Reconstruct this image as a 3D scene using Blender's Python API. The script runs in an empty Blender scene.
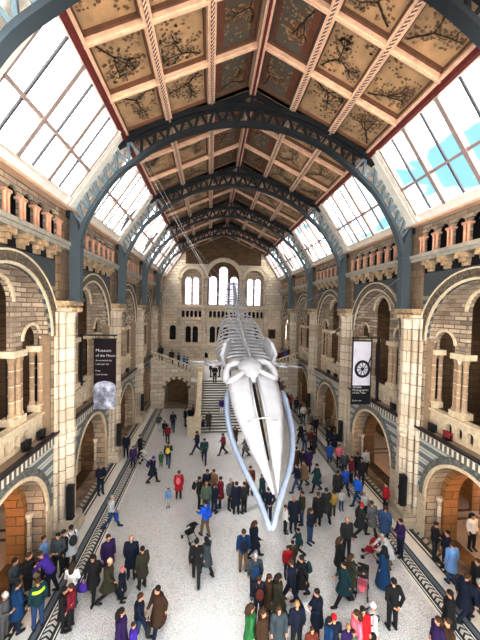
import bpy, bmesh, math, random
from math import pi, sin, cos, sqrt, atan2, radians
from mathutils import Vector, Matrix
from mathutils.geometry import tessellate_polygon
random.seed(7)
COL = bpy.context.scene.collection
S = 7.87            # bay length
Y0 = 15.82          # first pier in front of the camera
def YP(i): return Y0 + S * i
WX = 9.05           # face of the nave walls
BACK = 46.6

# ------------------------------------------------------------------ helpers
def link(o, parent=None):
    COL.objects.link(o)
    if parent is not None: o.parent = parent
    return o
def tag(o, label=None, cat=None, group=None, kind=None):
    if label: o['label'] = label
    if cat: o['category'] = cat
    if group: o['group'] = group
    if kind: o['kind'] = kind
    return o
def empty(name, loc=(0, 0, 0), rz=0.0):
    o = bpy.data.objects.new(name, None); COL.objects.link(o)
    o.location = loc; o.rotation_euler = (0, 0, rz); o.empty_display_size = .2
    return o
class MB:
    """collects geometry in lists and links it as one mesh object"""
    def __init__(s): s.v = []; s.f = []; s.m = []; s.cur = 0; s.sm = []; s.smooth = False
    def add(s, vs, fs):
        n = len(s.v); s.v += [tuple(p) for p in vs]
        for f in fs: s.f.append([n + i for i in f]); s.m.append(s.cur); s.sm.append(s.smooth)
        return s
    def box(s, x0, x1, y0, y1, z0, z1, F=None):
        F = F or (lambda a, b, c: (a, b, c))
        vs = [F(x, y, z) for x in (x0, x1) for y in (y0, y1) for z in (z0, z1)]
        return s.add(vs, [(0, 1, 3, 2), (4, 6, 7, 5), (0, 4, 5, 1), (2, 3, 7, 6), (0, 2, 6, 4), (1, 5, 7, 3)])
    def bar(s, p, q, w, h=None, up=(0, 0, 1)):
        p = Vector(p); q = Vector(q); d = (q - p).normalized(); h = h or w
        u = Vector(up)
        if abs(d.dot(u)) > .98: u = Vector((1, 0, 0))
        a = d.cross(u).normalized() * w / 2; b = a.cross(d).normalized() * h / 2
        vs = [e + i * a + j * b for e in (p, q) for i, j in ((-1, -1), (1, -1), (1, 1), (-1, 1))]
        return s.add(vs, [(0, 1, 2, 3), (7, 6, 5, 4), (0, 4, 5, 1), (1, 5, 6, 2), (2, 6, 7, 3), (3, 7, 4, 0)])
    def tube(s, pts, rs, n=8, sx=1.0, caps=True):
        pts = [Vector(p) for p in pts]
        if not isinstance(rs, (list, tuple)): rs = [rs] * len(pts)
        vs = []; prev = None
        for i, p in enumerate(pts):
            d = (pts[min(i + 1, len(pts) - 1)] - pts[max(i - 1, 0)])
            d = d.normalized() if d.length > 1e-9 else Vector((0, 0, 1))
            if prev is None:
                u = Vector((0, 0, 1)) if abs(d.z) < .9 else Vector((1, 0, 0))
                a = d.cross(u).normalized()
            else:
                a = (prev - d * prev.dot(d)).normalized()
            prev = a; b = d.cross(a)
            for k in range(n):
                t = 2 * pi * k / n
                vs.append(p + (a * cos(t) * sx + b * sin(t)) * rs[i])
        fs = []
        for i in range(len(pts) - 1):
            for k in range(n):
                fs.append((i * n + k, i * n + (k + 1) % n, (i + 1) * n + (k + 1) % n, (i + 1) * n + k))
        if caps:
            fs.append(tuple(range(n))[::-1]); fs.append(tuple(range((len(pts) - 1) * n, len(pts) * n)))
        o = s.smooth; s.smooth = True; s.add(vs, fs); s.smooth = o
        return s
    def lathe(s, c, prof, n=10, F=None):
        """prof: list of (r, z) around the vertical through c"""
        F = F or (lambda a, b, c_: (a, b, c_))
        vs = [F(c[0] + r * cos(2 * pi * k / n), c[1] + r * sin(2 * pi * k / n), c[2] + z) for r, z in prof for k in range(n)]
        fs = []
        for i in range(len(prof) - 1):
            for k in range(n):
                fs.append((i * n + k, i * n + (k + 1) % n, (i + 1) * n + (k + 1) % n, (i + 1) * n + k))
        fs.append(tuple(range(n))[::-1]); fs.append(tuple(range((len(prof) - 1) * n, len(prof) * n)))
        return s.add(vs, fs)
    def ball(s, c, r, n=10, m=6, R=None):
        r = (r, r, r) if not isinstance(r, (tuple, list)) else r
        vs = []
        for i in range(m + 1):
            t = pi * i / m
            for k in range(n):
                p = Vector((r[0] * sin(t) * cos(2 * pi * k / n), r[1] * sin(t) * sin(2 * pi * k / n), r[2] * cos(t)))
                if R: p = R @ p
                vs.append(Vector(c) + p)
        fs = [(i * n + k, (i + 1) * n + k, (i + 1) * n + (k + 1) % n, i * n + (k + 1) % n) for i in range(m) for k in range(n)]
        o = s.smooth; s.smooth = True; s.add(vs, fs); s.smooth = o
        return s
    def holes(s, F, outer, holes, d0, d1, back=False):
        """flat wall with holes: outer and holes are loops of (a, b); d0 front, d1 back"""
        loops = [[Vector((a, b, 0)) for a, b in outer]] + [[Vector((a, b, 0)) for a, b in h] for h in holes]
        flat = [p for l in loops for p in l]
        tri = tessellate_polygon(loops)
        s.add([F(p.x, p.y, d0) for p in flat], [tuple(t) for t in tri])
        if back: s.add([F(p.x, p.y, d1) for p in flat], [tuple(t) for t in tri])
        for l in loops:
            n = len(l)
            vs = [F(p.x, p.y, d0) for p in l] + [F(p.x, p.y, d1) for p in l]
            s.add(vs, [(i, (i + 1) % n, n + (i + 1) % n, n + i) for i in range(n)])
        return s
    def ring(s, F, c, b, r0, r1, d0, d1, n=20, a0=0, a1=pi):
        """half ring (voussoirs) centred at (c, b)"""
        for i in range(n):
            t0 = a0 + (a1 - a0) * i / n; t1 = a0 + (a1 - a0) * (i + 1) / n
            q = [(r0, t0), (r1, t0), (r1, t1), (r0, t1)]
            vs = [F(c + r * cos(t), b + r * sin(t), d) for d in (d0, d1) for r, t in q]
            s.add(vs, [(0, 1, 2, 3), (7, 6, 5, 4), (0, 3, 7, 4), (1, 5, 6, 2), (0, 4, 5, 1), (3, 2, 6, 7)])
        return s
    def mesh(s, name, mats):
        me = bpy.data.meshes.new(name); me.from_pydata(s.v, [], s.f)
        for m in (mats if isinstance(mats, (list, tuple)) else [mats]): me.materials.append(m)
        me.polygons.foreach_set('material_index', s.m)
        me.polygons.foreach_set('use_smooth', s.sm)
        me.update()
        bm = bmesh.new(); bm.from_mesh(me); bmesh.ops.recalc_face_normals(bm, faces=bm.faces); bm.to_mesh(me); bm.free()
        return me
    def build(s, name, mats, parent=None, kind=None):
        o = bpy.data.objects.new(name, s.mesh(name, mats)); link(o, parent)
        if kind: o['kind'] = kind
        return o
def inst(name, me, parent, loc=(0, 0, 0), rot=(0, 0, 0), sc=None):
    o = bpy.data.objects.new(name, me); link(o, parent); o.location = loc; o.rotation_euler = rot
    if sc: o.scale = sc if isinstance(sc, (tuple, list)) else (sc, sc, sc)
    return o
def arch_loop(c, zb, zs, r, n=18):
    p = [(c + r, zb)] + [(c + r * cos(pi * i / n), zs + r * sin(pi * i / n)) for i in range(n + 1)] + [(c - r, zb)]
    return p

# ------------------------------------------------------------------ materials
class NT:
    def __init__(s, name):
        s.m = bpy.data.materials.new(name); s.m.use_nodes = True
        s.t = s.m.node_tree; s.n = s.t.nodes; s.b = s.n['Principled BSDF']
    def node(s, kind, **kw):
        o = s.n.new(kind)
        for k, v in kw.items(): setattr(o, k, v)
        return o
    def l(s, a, b): s.t.links.new(a, b)
    def math(s, op, a, b=None, c=None):
        o = s.node('ShaderNodeMath', operation=op)
        for i, x in enumerate((a, b, c)):
            if x is None: continue
            if isinstance(x, (int, float)): o.inputs[i].default_value = x
            else: s.l(x, o.inputs[i])
        return o.outputs[0]
    def mix(s, f, a, b):
        o = s.node('ShaderNodeMix', data_type='RGBA')
        if isinstance(f, (int, float)): o.inputs[0].default_value = f
        else: s.l(f, o.inputs[0])
        for i, x in ((6, a), (7, b)):
            if isinstance(x, (tuple, list)): o.inputs[i].default_value = (*x[:3], 1)
            else: s.l(x, o.inputs[i])
        return o.outputs[2]
    def pos(s):
        g = s.node('ShaderNodeNewGeometry'); sp = s.node('ShaderNodeSeparateXYZ'); s.l(g.outputs['Position'], sp.inputs[0])
        return g.outputs['Position'], sp.outputs[0], sp.outputs[1], sp.outputs[2]
    def noise(s, scale, vec=None, detail=3, rough=.5):
        o = s.node('ShaderNodeTexNoise'); o.inputs['Scale'].default_value = scale; o.inputs['Detail'].default_value = detail
        o.inputs['Roughness'].default_value = rough
        if vec is not None: s.l(vec, o.inputs['Vector'])
        return o.outputs[0]
    def ramp(s, f, stops):
        o = s.node('ShaderNodeValToRGB'); s.l(f, o.inputs[0]); e = o.color_ramp.elements
        while len(e) < len(stops): e.new(.5)
        for i, (p, c) in enumerate(stops): e[i].position = p; e[i].color = (*c, 1)
        return o.outputs[0]
    def done(s, col, rough=.8, metal=0.0, bump=None, bs=.3):
        if isinstance(col, (tuple, list)): s.b.inputs['Base Color'].default_value = (*col[:3], 1)
        else: s.l(col, s.b.inputs['Base Color'])
        s.b.inputs['Roughness'].default_value = rough; s.b.inputs['Metallic'].default_value = metal
        if bump is not None:
            b = s.node('ShaderNodeBump'); b.inputs['Strength'].default_value = bs; s.l(bump, b.inputs['Height']); s.l(b.outputs[0], s.b.inputs['Normal'])
        return s.m
def plain(name, c, rough=.7, metal=0.0, var=.12, scale=9):
    t = NT(name); p = t.pos()[0]; n = t.noise(scale, p)
    lo = tuple(x * (1 - var) for x in c); hi = tuple(min(1, x * (1 + var)) for x in c)
    return t.done(t.mix(n, lo, hi), rough, metal)
def masonry(name, c1, c2, c3, mortar, bw=.85, bh=.36, rough=.85, grime=.35, zb=None):
    """coursed stone laid out on world axes, so that it runs on round corners and along both wall directions"""
    t = NT(name); P, x, y, z = t.pos()
    cb = t.node('ShaderNodeCombineXYZ'); t.l(t.math('ADD', x, y), cb.inputs[0]); t.l(z, cb.inputs[1])
    br = t.node('ShaderNodeTexBrick'); t.l(cb.outputs[0], br.inputs['Vector'])
    br.inputs['Color1'].default_value = (*c1, 1); br.inputs['Color2'].default_value = (*c2, 1); br.inputs['Mortar'].default_value = (*mortar, 1)
    br.inputs['Scale'].default_value = 1; br.inputs['Brick Width'].default_value = bw; br.inputs['Row Height'].default_value = bh
    br.inputs['Mortar Size'].default_value = .022; br.inputs['Mortar Smooth'].default_value = .3; br.inputs['Bias'].default_value = -.1
    n = t.noise(.9, P, 4, .6); col = t.mix(t.ramp(n, [(.42, (0, 0, 0)), (.66, (.8, .8, .8))]), br.outputs[0], c3)
    n2 = t.noise(7, P, 3); col = t.mix(t.math('MULTIPLY', n2, grime), col, mortar)
    return t.done(col, rough, 0, br.outputs[1], -.25)
M = {}
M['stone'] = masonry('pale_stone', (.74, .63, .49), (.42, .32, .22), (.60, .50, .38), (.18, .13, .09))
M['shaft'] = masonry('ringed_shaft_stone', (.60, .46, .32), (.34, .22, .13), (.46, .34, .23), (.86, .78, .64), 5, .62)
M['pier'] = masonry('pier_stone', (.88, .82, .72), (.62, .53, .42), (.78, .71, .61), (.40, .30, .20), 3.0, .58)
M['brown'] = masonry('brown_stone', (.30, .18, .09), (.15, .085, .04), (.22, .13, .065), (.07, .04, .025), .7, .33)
M['orange'] = masonry('ochre_stone_with_glow', (.62, .34, .12), (.42, .21, .07), (.52, .29, .11), (.17, .09, .04), 1.1, .42)  # ochre stone, with the warm alcove glow mixed into its colour
M['dark'] = plain('painted_recess_shade', (.02, .016, .018), .95)  # near-black colour stands in for the shade in recesses and gaps
M['tymp'] = masonry('banded_tympanum_stone', (.78, .69, .57), (.32, .24, .17), (.52, .44, .35), (.22, .16, .11), .7, .2)
def banded():
    t = NT('striped_spandrel_stone'); P, x, y, z = t.pos()
    f = t.math('FRACT', t.math('MULTIPLY', z, 1 / .52)); s = t.math('GREATER_THAN', f, .55)
    s2 = t.math('LESS_THAN', t.math('ABSOLUTE', t.math('SUBTRACT', f, .28)), .045)
    c = t.mix(s, (.70, .70, .66), (.22, .27, .30)); c = t.mix(s2, c, (.42, .46, .47))
    return t.done(t.mix(t.math('MULTIPLY', t.noise(3, P), .35), c, (.5, .45, .36)), .8)
M['banded'] = banded()
M['endwall'] = masonry('end_wall_stone', (.95, .89, .78), (.72, .62, .50), (.84, .76, .65), (.42, .33, .24), .9, .45)
def upper():
    t = NT('slate_and_stone_upper_wall'); P, x, y, z = t.pos()
    f = t.math('FRACT', t.math('MULTIPLY', z, 1 / .42)); s = t.math('GREATER_THAN', f, .5)
    cb = t.node('ShaderNodeCombineXYZ'); t.l(t.math('ADD', x, y), cb.inputs[0]); t.l(z, cb.inputs[1])
    ch = t.node('ShaderNodeTexChecker'); t.l(cb.outputs[0], ch.inputs[0]); ch.inputs['Scale'].default_value = 13
    ch.inputs['Color1'].default_value = (.055, .07, .085, 1); ch.inputs['Color2'].default_value = (.23, .25, .25, 1)
    band = t.mix(s, (.16, .18, .19), (.50, .46, .38))
    c = t.mix(t.math('GREATER_THAN', z, 12.35), band, ch.outputs[0]); c = t.mix(t.math('LESS_THAN', z, 10.0), c, (.50, .38, .26))
    return t.done(t.mix(t.math('MULTIPLY', t.noise(4, P), .4), c, (.1, .1, .1)), .8)
M['upper'] = upper()
def voussoir(name, a, b, per):
    t = NT(name); P, x, y, z = t.pos()
    v = t.node('ShaderNodeTexVoronoi'); t.l(P, v.inputs['Vector']); v.inputs['Scale'].default_value = per
    c = t.mix(v.outputs['Distance'], a, b)
    return t.done(t.mix(t.math('MULTIPLY', t.noise(14, P), .5), c, b), .8, 0, v.outputs['Distance'], .5)
M['ring'] = voussoir('carved_arch_ring', (.50, .49, .44), (.13, .135, .13), 6)
M['ring2'] = voussoir('carved_upper_ring', (.46, .38, .28), (.10, .08, .06), 7)
M['mould'] = plain('cream_moulding', (.78, .69, .55), .75, 0, .25, 5)
M['terra'] = plain('terracotta_colonnette', (.78, .52, .38), .6, 0, .25, 4)
M['cornice'] = plain('grey_stone_cornice', (.52, .49, .43), .7, 0, .25, 3)
M['corbel'] = plain('carved_corbel_stone', (.60, .47, .32), .8, 0, .6, 5)
M['rail'] = plain('dark_handrail', (.06, .04, .045), .4)
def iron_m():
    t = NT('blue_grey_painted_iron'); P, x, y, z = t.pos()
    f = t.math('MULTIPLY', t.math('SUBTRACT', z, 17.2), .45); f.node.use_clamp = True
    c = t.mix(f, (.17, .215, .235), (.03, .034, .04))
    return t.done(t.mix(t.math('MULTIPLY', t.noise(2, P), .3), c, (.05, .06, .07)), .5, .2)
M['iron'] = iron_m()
M['irond'] = plain('dark_painted_iron', (.022, .025, .03), .5, .1, .18, 2)
M['ironl'] = plain('pale_blue_grey_painted_iron', (.30, .38, .42), .5, .2, .15, 2)
M['bone'] = plain('white_bone', (.56, .56, .58), .6, 0, .14, 2.2)
M['boneb'] = plain('blue_white_bone', (.40, .45, .54), .55, 0, .10, 3)
M['white'] = plain('white_marble', (.92, .92, .90), .45, 0, .06, 3)
M['black'] = plain('black_marble', (.05, .055, .06), .4)
M['bluegrey'] = plain('blue_grey_marble', (.25, .30, .35), .4, 0, .1)
M['blackmat'] = plain('black_plastic', (.018, .018, .02), .5)
M['steel'] = plain('steel_cable', (.75, .75, .74), .4, .4)
M['beam'] = plain('cream_pink_beam', (.84, .64, .49), .6, 0, .18, 3)
M['beamd'] = plain('brown_coffer_moulding', (.26, .13, .07), .6, 0, .3, 4)
M['panel'] = plain('painted_gold_panel', (.62, .45, .27), .7, 0, .35, 1.6)
M['panelg'] = plain('painted_green_grey_panel', (.20, .17, .13), .7, 0, .3, 2)
M['branch'] = plain('painted_branch', (.07, .035, .018), .7)
M['leaf'] = plain('painted_brown_leaf', (.30, .18, .095), .7, 0, .3, 5)
M['leafl'] = plain('painted_pale_leaf', (.46, .33, .19), .7, 0, .25, 5)
M['orangeleaf'] = plain('painted_fruit', (.34, .13, .05), .7, 0, .3, 5)
M['red'] = plain('red_purlin_trim', (.24, .035, .03), .6, 0, .5, 14)
M['frame'] = plain('cream_window_frame', (.92, .87, .80), .55, 0, .08, 2)
M['bar'] = plain('shaded_cream_glazing_bar', (.46, .38, .35), .6, 0, .1, 2)  # cream bars with their pinkish shade mixed into the colour
M['frameg'] = plain('grey_window_bar', (.16, .15, .16), .5, 0, .1, 2)
M['redwood'] = plain('red_brown_border', (.26, .10, .055), .6, 0, .3, 3)
M['wood'] = plain('warm_timber', (.60, .27, .07), .5, 0, .25, 3)
def rope():
    t = NT('rope_patterned_beam'); P, x, y, z = t.pos()
    f = t.math('FRACT', t.math('MULTIPLY', t.math('ADD', y, t.math('MULTIPLY', x, 1.5)), 6))
    return t.done(t.mix(t.math('GREATER_THAN', f, .55), (.84, .68, .54), (.25, .14, .10)), .6)
M['rope'] = rope()
def dentil():
    t = NT('arcaded_dentil_band'); P, x, y, z = t.pos()
    f = t.math('FRACT', t.math('MULTIPLY', y, 3.6)); a = t.math('GREATER_THAN', f, .5)
    b = t.math('LESS_THAN', z, 5.27)
    return t.done(t.mix(t.math('MULTIPLY', a, b), (.82, .78, .68), (.26, .24, .21)), .7)
M['dentil'] = dentil()
def floor_m():
    t = NT('speckled_white_mosaic_floor'); P, x, y, z = t.pos()
    v = t.node('ShaderNodeTexVoronoi'); t.l(P, v.inputs['Vector']); v.inputs['Scale'].default_value = 9
    n = t.noise(26, P, 2); c = t.mix(t.ramp(n, [(.36, (1, 1, 1)), (.56, (0, 0, 0))]), (.93, .945, .96), (.58, .575, .57))
    c = t.mix(t.math('MULTIPLY', t.math('GREATER_THAN', v.outputs['Color'], .72), .28), c, (.58, .58, .58))
    n3 = t.noise(.35, P, 2); c = t.mix(t.math('MULTIPLY', n3, .22), c, (.86, .87, .88))
    return t.done(c, .42)
M['floor'] = floor_m()
def key(name, per, x0, x1, dark=(.05, .055, .06), light=(.80, .80, .77)):
    """zig-zag band lying along Y between |x| = x0 and x1"""
    t = NT(name); P, x, y, z = t.pos()
    w = t.math('DIVIDE', t.math('SUBTRACT', t.math('ABSOLUTE', x), x0), x1 - x0)
    tri = t.math('ABSOLUTE', t.math('SUBTRACT', w, .5))
    f = t.math('FRACT', t.math('ADD', t.math('MULTIPLY', y, 1 / per), t.math('MULTIPLY', tri, 1.3)))
    e = t.math('GREATER_THAN', tri, .43)
    s = t.math('MAXIMUM', t.math('GREATER_THAN', f, .68), e)
    return t.done(t.mix(s, light, dark), .4)
M['key'] = key('greek_key_mosaic', .2, 7.1, 7.46)
M['key2'] = key('bold_zigzag_mosaic', .36, 8.75, 9.6, (.10, .10, .10), (.62, .62, .58))
M['aisle'] = plain('warm_stone_floor', (.62, .54, .46), .5, 0, .12, 1.5)
def glass():
    t = NT('roof_glass'); tr = t.node('ShaderNodeBsdfTransparent'); tr.inputs[0].default_value = (.96, .98, 1, 1)
    gl = t.node('ShaderNodeBsdfGlossy'); gl.inputs['Roughness'].default_value = .05
    mx = t.node('ShaderNodeMixShader'); mx.inputs[0].default_value = .06
    t.l(tr.outputs[0], mx.inputs[1]); t.l(gl.outputs[0], mx.inputs[2]); t.l(mx.outputs[0], t.n['Material Output'].inputs[0])
    return t.m
M['glass'] = glass()
def fglass():
    t = NT('frosted_lavender_glass'); tr = t.node('ShaderNodeBsdfTransparent'); tr.inputs[0].default_value = (.6, .58, .68, 1)
    gl = t.node('ShaderNodeBsdfTranslucent'); gl.inputs[0].default_value = (.44, .42, .52, 1)
    mx = t.node('ShaderNodeMixShader'); mx.inputs[0].default_value = .92
    t.l(tr.outputs[0], mx.inputs[1]); t.l(gl.outputs[0], mx.inputs[2]); t.l(mx.outputs[0], t.n['Material Output'].inputs[0])
    return t.m
M['fglass'] = fglass()
M['darkglass'] = plain('dark_glass', (.03, .03, .035), .15)
SKY, EXPO = 3.1, 0.68
# ------------------------------------------------------------------ floor
fl = MB().box(-6.8, 6.8, -4, BACK, -.25, 0).build('floor', M['floor'], kind='structure')
for sg, side in ((-1, 'left'), (1, 'right')):
    par = empty('trim_' + side); par['kind'] = 'structure'
    for nm, a, b, mt in (('border_stripe', 6.8, 6.93, 'white'), ('border_stripe', 6.93, 6.97, 'black'), ('border_stripe', 6.97, 7.03, 'white'), ('border_stripe', 7.03, 7.1, 'black'),
                      ('key_pattern_band', 7.1, 7.46, 'key'), ('border_stripe', 7.46, 7.52, 'white'), ('border_stripe', 7.52, 7.6, 'black'), ('border_stripe', 7.6, 7.78, 'bluegrey'),
                      ('border_stripe', 7.78, 7.84, 'black'), ('border_stripe', 7.84, 8.42, 'white'), ('border_stripe', 8.42, 8.5, 'black'), ('border_stripe', 8.5, 8.6, 'white'),
                      ('border_stripe', 8.6, 8.75, 'black'), ('key_pattern_band', 8.75, 9.6, 'key2'), ('border_stripe', 9.6, 9.7, 'black'), ('border_stripe', 9.7, 9.85, 'white')):
        x0, x1 = sorted((sg * a, sg * b))
        MB().box(x0, x1, -4, BACK, -.25, 0).build(nm, M[mt], par)
    x0, x1 = sorted((sg * 9.85, sg * 14.2))
    MB().box(x0, x1, -4, BACK, -.25, 0).build('aisle_floor', M['aisle'], par)

# ------------------------------------------------------------------ nave walls
def wall_frame(sg, yc): return lambda a, b, d: (sg * (WX + d), yc + a, b)
H2 = S / 2
for sg, side in ((-1, 'left'), (1, 'right')):
    wall = empty('wall_' + side); wall['kind'] = 'structure'
    for i in range(-2, 4):
        yc = YP(i) + H2; F = wall_frame(sg, yc)
        e = H2 if i < 3 else H2
        # ground arcade
        m = MB(); n_ = 22; lp = [(-2.4 * cos(pi * k / n_), 2.1 + 2.4 * sin(pi * k / n_)) for k in range(n_ + 1)]
        m.holes(F, [(-e, 2.1)] + lp + [(e, 2.1), (e, 4.95), (-e, 4.95)], [], .0, .05)
        m.build('striped_spandrel', M['banded'], wall)
        m = MB(); m.holes(F, [(-e, 0), (e, 0), (e, 4.95), (-e, 4.95)], [arch_loop(0, .0005, 2.1, 2.38)], .04, .75, True)
        m.box(-e, -2.4, 0, 2.1, 0, .05, F).box(2.4, e, 0, 2.1, 0, .05, F)
        m.build('ground_arch_wall', M['stone'], wall)
        m = MB(); m.box(-2.98, -2.4, 0, .03, 0, 2.1, lambda a, d, b: F(a, b, -d)); m.box(2.4, 2.98, 0, .03, 0, 2.1, lambda a, d, b: F(a, b, -d))
        m.ring(F, 0, 2.1, 2.4, 2.56, -.1, .2, 22); m.build('arch_surround', M['mould'], wall)
        MB().ring(F, 0, 2.1, 2.56, 2.86, -.06, .1, 22).build('arch_ring', M['ring'], wall)
        m = MB()
        m.holes(F, [(-2.7, 0), (2.7, 0), (2.7, 4.8), (-2.7, 4.8)], [arch_loop(0, .0005, 2.1, 2.1)], .75, 1.5, True)
        m.build('inner_ground_arch', M['orange'] if i == -1 else M['brown'], wall)  # nearest bays have the warm glow put into the stone colour
        # jamb shafts of the ground arch
        m = MB()
        for a in (-2.25, 2.25): m.lathe((a, .62, 0), [(.16, 0), (.16, .25), (.1, .3), (.1, 1.85), (.16, 2.0), (.16, 2.15)], 8, lambda a_, d_, b_: F(a_, b_, d_))
        m.build('arch_shaft', M['pier'], wall)
        # alcove
        m = MB()
        near = (i <= 0)
        m.box(-3.3, 3.3, 4.9, 5.1, 0, 4.9, lambda a, d, b: F(a, b, d))
        for a in (-3.5, 3.5): m.holes(lambda p, q, d: F(a + d, q, p), [(.75, 0), (4.9, 0), (4.9, 4.9), (.75, 4.9)], [arch_loop(3.0, .0005, 1.9, 1.2, 10)], 0, .2 if a > 0 else -.2, True)
        m.build('alcove_wall', M['orange'] if i == -1 or (sg > 0 and i == 0) else M['brown'], wall)  # ochre bays carry the warm glow in the wall colour
        MB().box(-H2, H2, 4.75, 5.1, .3, 5.0, lambda a, b, d: F(a, b, d)).build('gallery_slab', M['brown'], wall)
        # parapet band and handrail
        MB().box(-e, e, 4.95, 5.33, -.14, .6, F).build('dentil_band', M['dentil'], wall)
        MB().box(-e, e, 5.33, 5.43, -.22, .1, F).build('handrail', M['rail'], wall)
        # gallery balustrade: pierced pedestal wall
        m = MB(); hs = []
        for g0 in (-1.55, -.95, -.35, .35, .95, 1.55):
            hs.append(arch_loop(g0, 5.62, 5.95, .17, 8))
        m.holes(F, [(-2.95, 5.43), (2.95, 5.43), (2.95, 6.38), (-2.95, 6.38)], hs, .35, .55, True)
        m.box(-2.95, 2.95, 6.38, 6.5, .25, .65, F)
        m.build('pierced_parapet', M['mould'], wall)
        # upper wall with the big arch
        m = MB(); m.holes(F, [(-e, 5.43), (e, 5.43), (e, 13.35), (-e, 13.35)], [arch_loop(0, 5.44, 9.9, 2.82, 24)], 0, .55, True)
        m.build('upper_arch_wall', M['upper'], wall)
        m = MB(); m.box(-3.2, -2.82, 5.5, 9.9, -.06, 0.02, F); m.box(2.82, 3.2, 5.5, 9.9, -.06, .02, F); m.build('arch_jamb', M['stone'], wall)
        MB().ring(F, 0, 9.9, 2.96, 3.3, -.12, .12, 26).build('upper_arch_ring', M['ring2'], wall)
        m = MB(); m.ring(F, 0, 9.9, 2.84, 2.97, -.08, .08, 26); m.ring(F, 0, 9.9, 3.3, 3.38, -.16, .12, 26); m.build('upper_arch_moulding', M['mould'], wall)
        MB().ring(F, 0, 9.9, 2.74, 2.83, .1, .5, 26).build('arch_soffit', M['tymp'], wall)
        m = MB(); hs = [arch_loop(0, 9.452, 11.5, .78, 14), arch_loop(-2.12, 9.452, 9.85, .58, 12), arch_loop(2.12, 9.452, 9.85, .58, 12)]
        out_ = [(-2.9, 12.8), (-2.9, 9.45)]
        for c_, z_, r_, n_ in ((-2.2, 9.8, .62, 12), (0, 11.4, .92, 14), (2.2, 9.8, .62, 12)): out_ += [(p[0], max(9.45, p[1])) for p in reversed(arch_loop(c_, 9.45, z_, r_, n_))]
        m.holes(F, out_ + [(2.9, 9.45), (2.9, 12.8)], [], .5, .72, True)
        m.build('tracery_wall', M['tymp'], wall)
        m = MB(); m.ring(F, 0, 11.4, .92, 1.04, .42, .55, 16)
        for a in (-2.2, 2.2): m.ring(F, a, 9.8, .62, .74, .42, .55, 12)
        m.build('tracery_moulding', M['mould'], wall)
        # clustered columns carrying the tracery
        for a in (-1.25, 1.25, -2.9, 2.9):
            m = MB(); G = lambda a_, d_, b_: F(a_, b_, d_)
            w = .42 if abs(a) < 2 else .25
            m.box(a - w, a + w, 6.5, 6.8, .38, .92, F); m.box(a - w - .03, a + w + .03, 9.2, 9.47, .36, .95, F)
            m.cur = 1; m.box(a - w + .14, a + w - .14, 6.8, 9.2, .66, .78, F); m.cur = 2  # near-black core paints the shade between the shafts
            for da, dd in (((-.27, .58), (0, .5), (.27, .58)) if w > .3 else ((-.08 if a > 0 else .08, .45), (-.1 if a > 0 else .1, .78))):
                m.lathe((a + da, dd, 0), [(.15, 6.8), (.15, 6.9), (.115, 6.98), (.115, 7.65), (.135, 7.7), (.115, 7.75), (.115, 8.4), (.135, 8.45), (.115, 8.5), (.115, 8.95), (.16, 9.2)], 10, G)
            m.build('clustered_column', [M['mould'], M['dark'], M['shaft']], wall)
        # gallery back
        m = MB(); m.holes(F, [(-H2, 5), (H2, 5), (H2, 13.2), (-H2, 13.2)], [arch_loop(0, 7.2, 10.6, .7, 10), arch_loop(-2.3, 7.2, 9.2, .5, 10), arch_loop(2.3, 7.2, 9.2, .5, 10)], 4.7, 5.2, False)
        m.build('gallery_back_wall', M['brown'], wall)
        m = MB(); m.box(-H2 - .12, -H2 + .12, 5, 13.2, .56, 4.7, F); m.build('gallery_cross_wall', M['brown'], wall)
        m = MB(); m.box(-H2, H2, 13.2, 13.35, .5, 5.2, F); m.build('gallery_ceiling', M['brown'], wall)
        # corbel table
        m0 = MB(); m0.box(-e, e, 13.95, 14.12, -.42, .5, F).box(-e, e, 14.12, 14.3, -.5, .5, F); m0.build('cornice', M['cornice'], wall)
        MB().box(-H2, H2, 13.35, 13.95, .02, .5, F).build('corbel_backing', M['dark'], wall)  # near-black sheet painting the shaded gaps between the corbels
        for k in range(6):
            a = -2.65 + k * 1.06
            m = MB(); m.box(a - .17, a + .17, 13.38, 13.55, -.12, .02, F)
            m.box(a - .2, a + .2, 13.55, 13.75, -.24, .02, F); m.ring(F, a, 13.72, .16, .34, -.38, .02, 8); m.box(a - .12, a + .12, 13.75, 13.95, -.34, .02, F)
            m.build('corbel', M['corbel'], wall)
        # colonnade
        m = MB(); hs = [arch_loop(-2.78 + k * .927, 14.302, 15.2, .33, 10) for k in range(7)]
        m.holes(F, [(-e, 14.3), (e, 14.3), (e, 15.85), (-e, 15.85)], hs, -.1, .02, False); m.build('colonnade_arches', M['tymp'], wall)
        MB().box(-H2, H2, 14.3, 15.85, .6, .7, F).build('colonnade_recess', M['dark'], wall)  # shade of the openings put in as a near-black sheet
        for k in range(8):
            a = -3.24 + k * .927
            m = MB()
            for da in (-.085, .085): m.lathe((a + da * 1.2, -.14, 0), [(.1, 14.3), (.1, 14.36), (.07, 14.42), (.068, 15.0), (.1, 15.14)], 7, lambda a_, d_, b_: F(a_, b_, d_))
            m.box(a - .2, a + .2, 15.14, 15.24, -.24, .05, F)
            m.build('paired_colonnette', M['terra'], wall)
        MB().box(-e, e, 15.82, 15.96, -.5, .7, F).build('eaves_moulding', M['beam'], wall)
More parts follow.
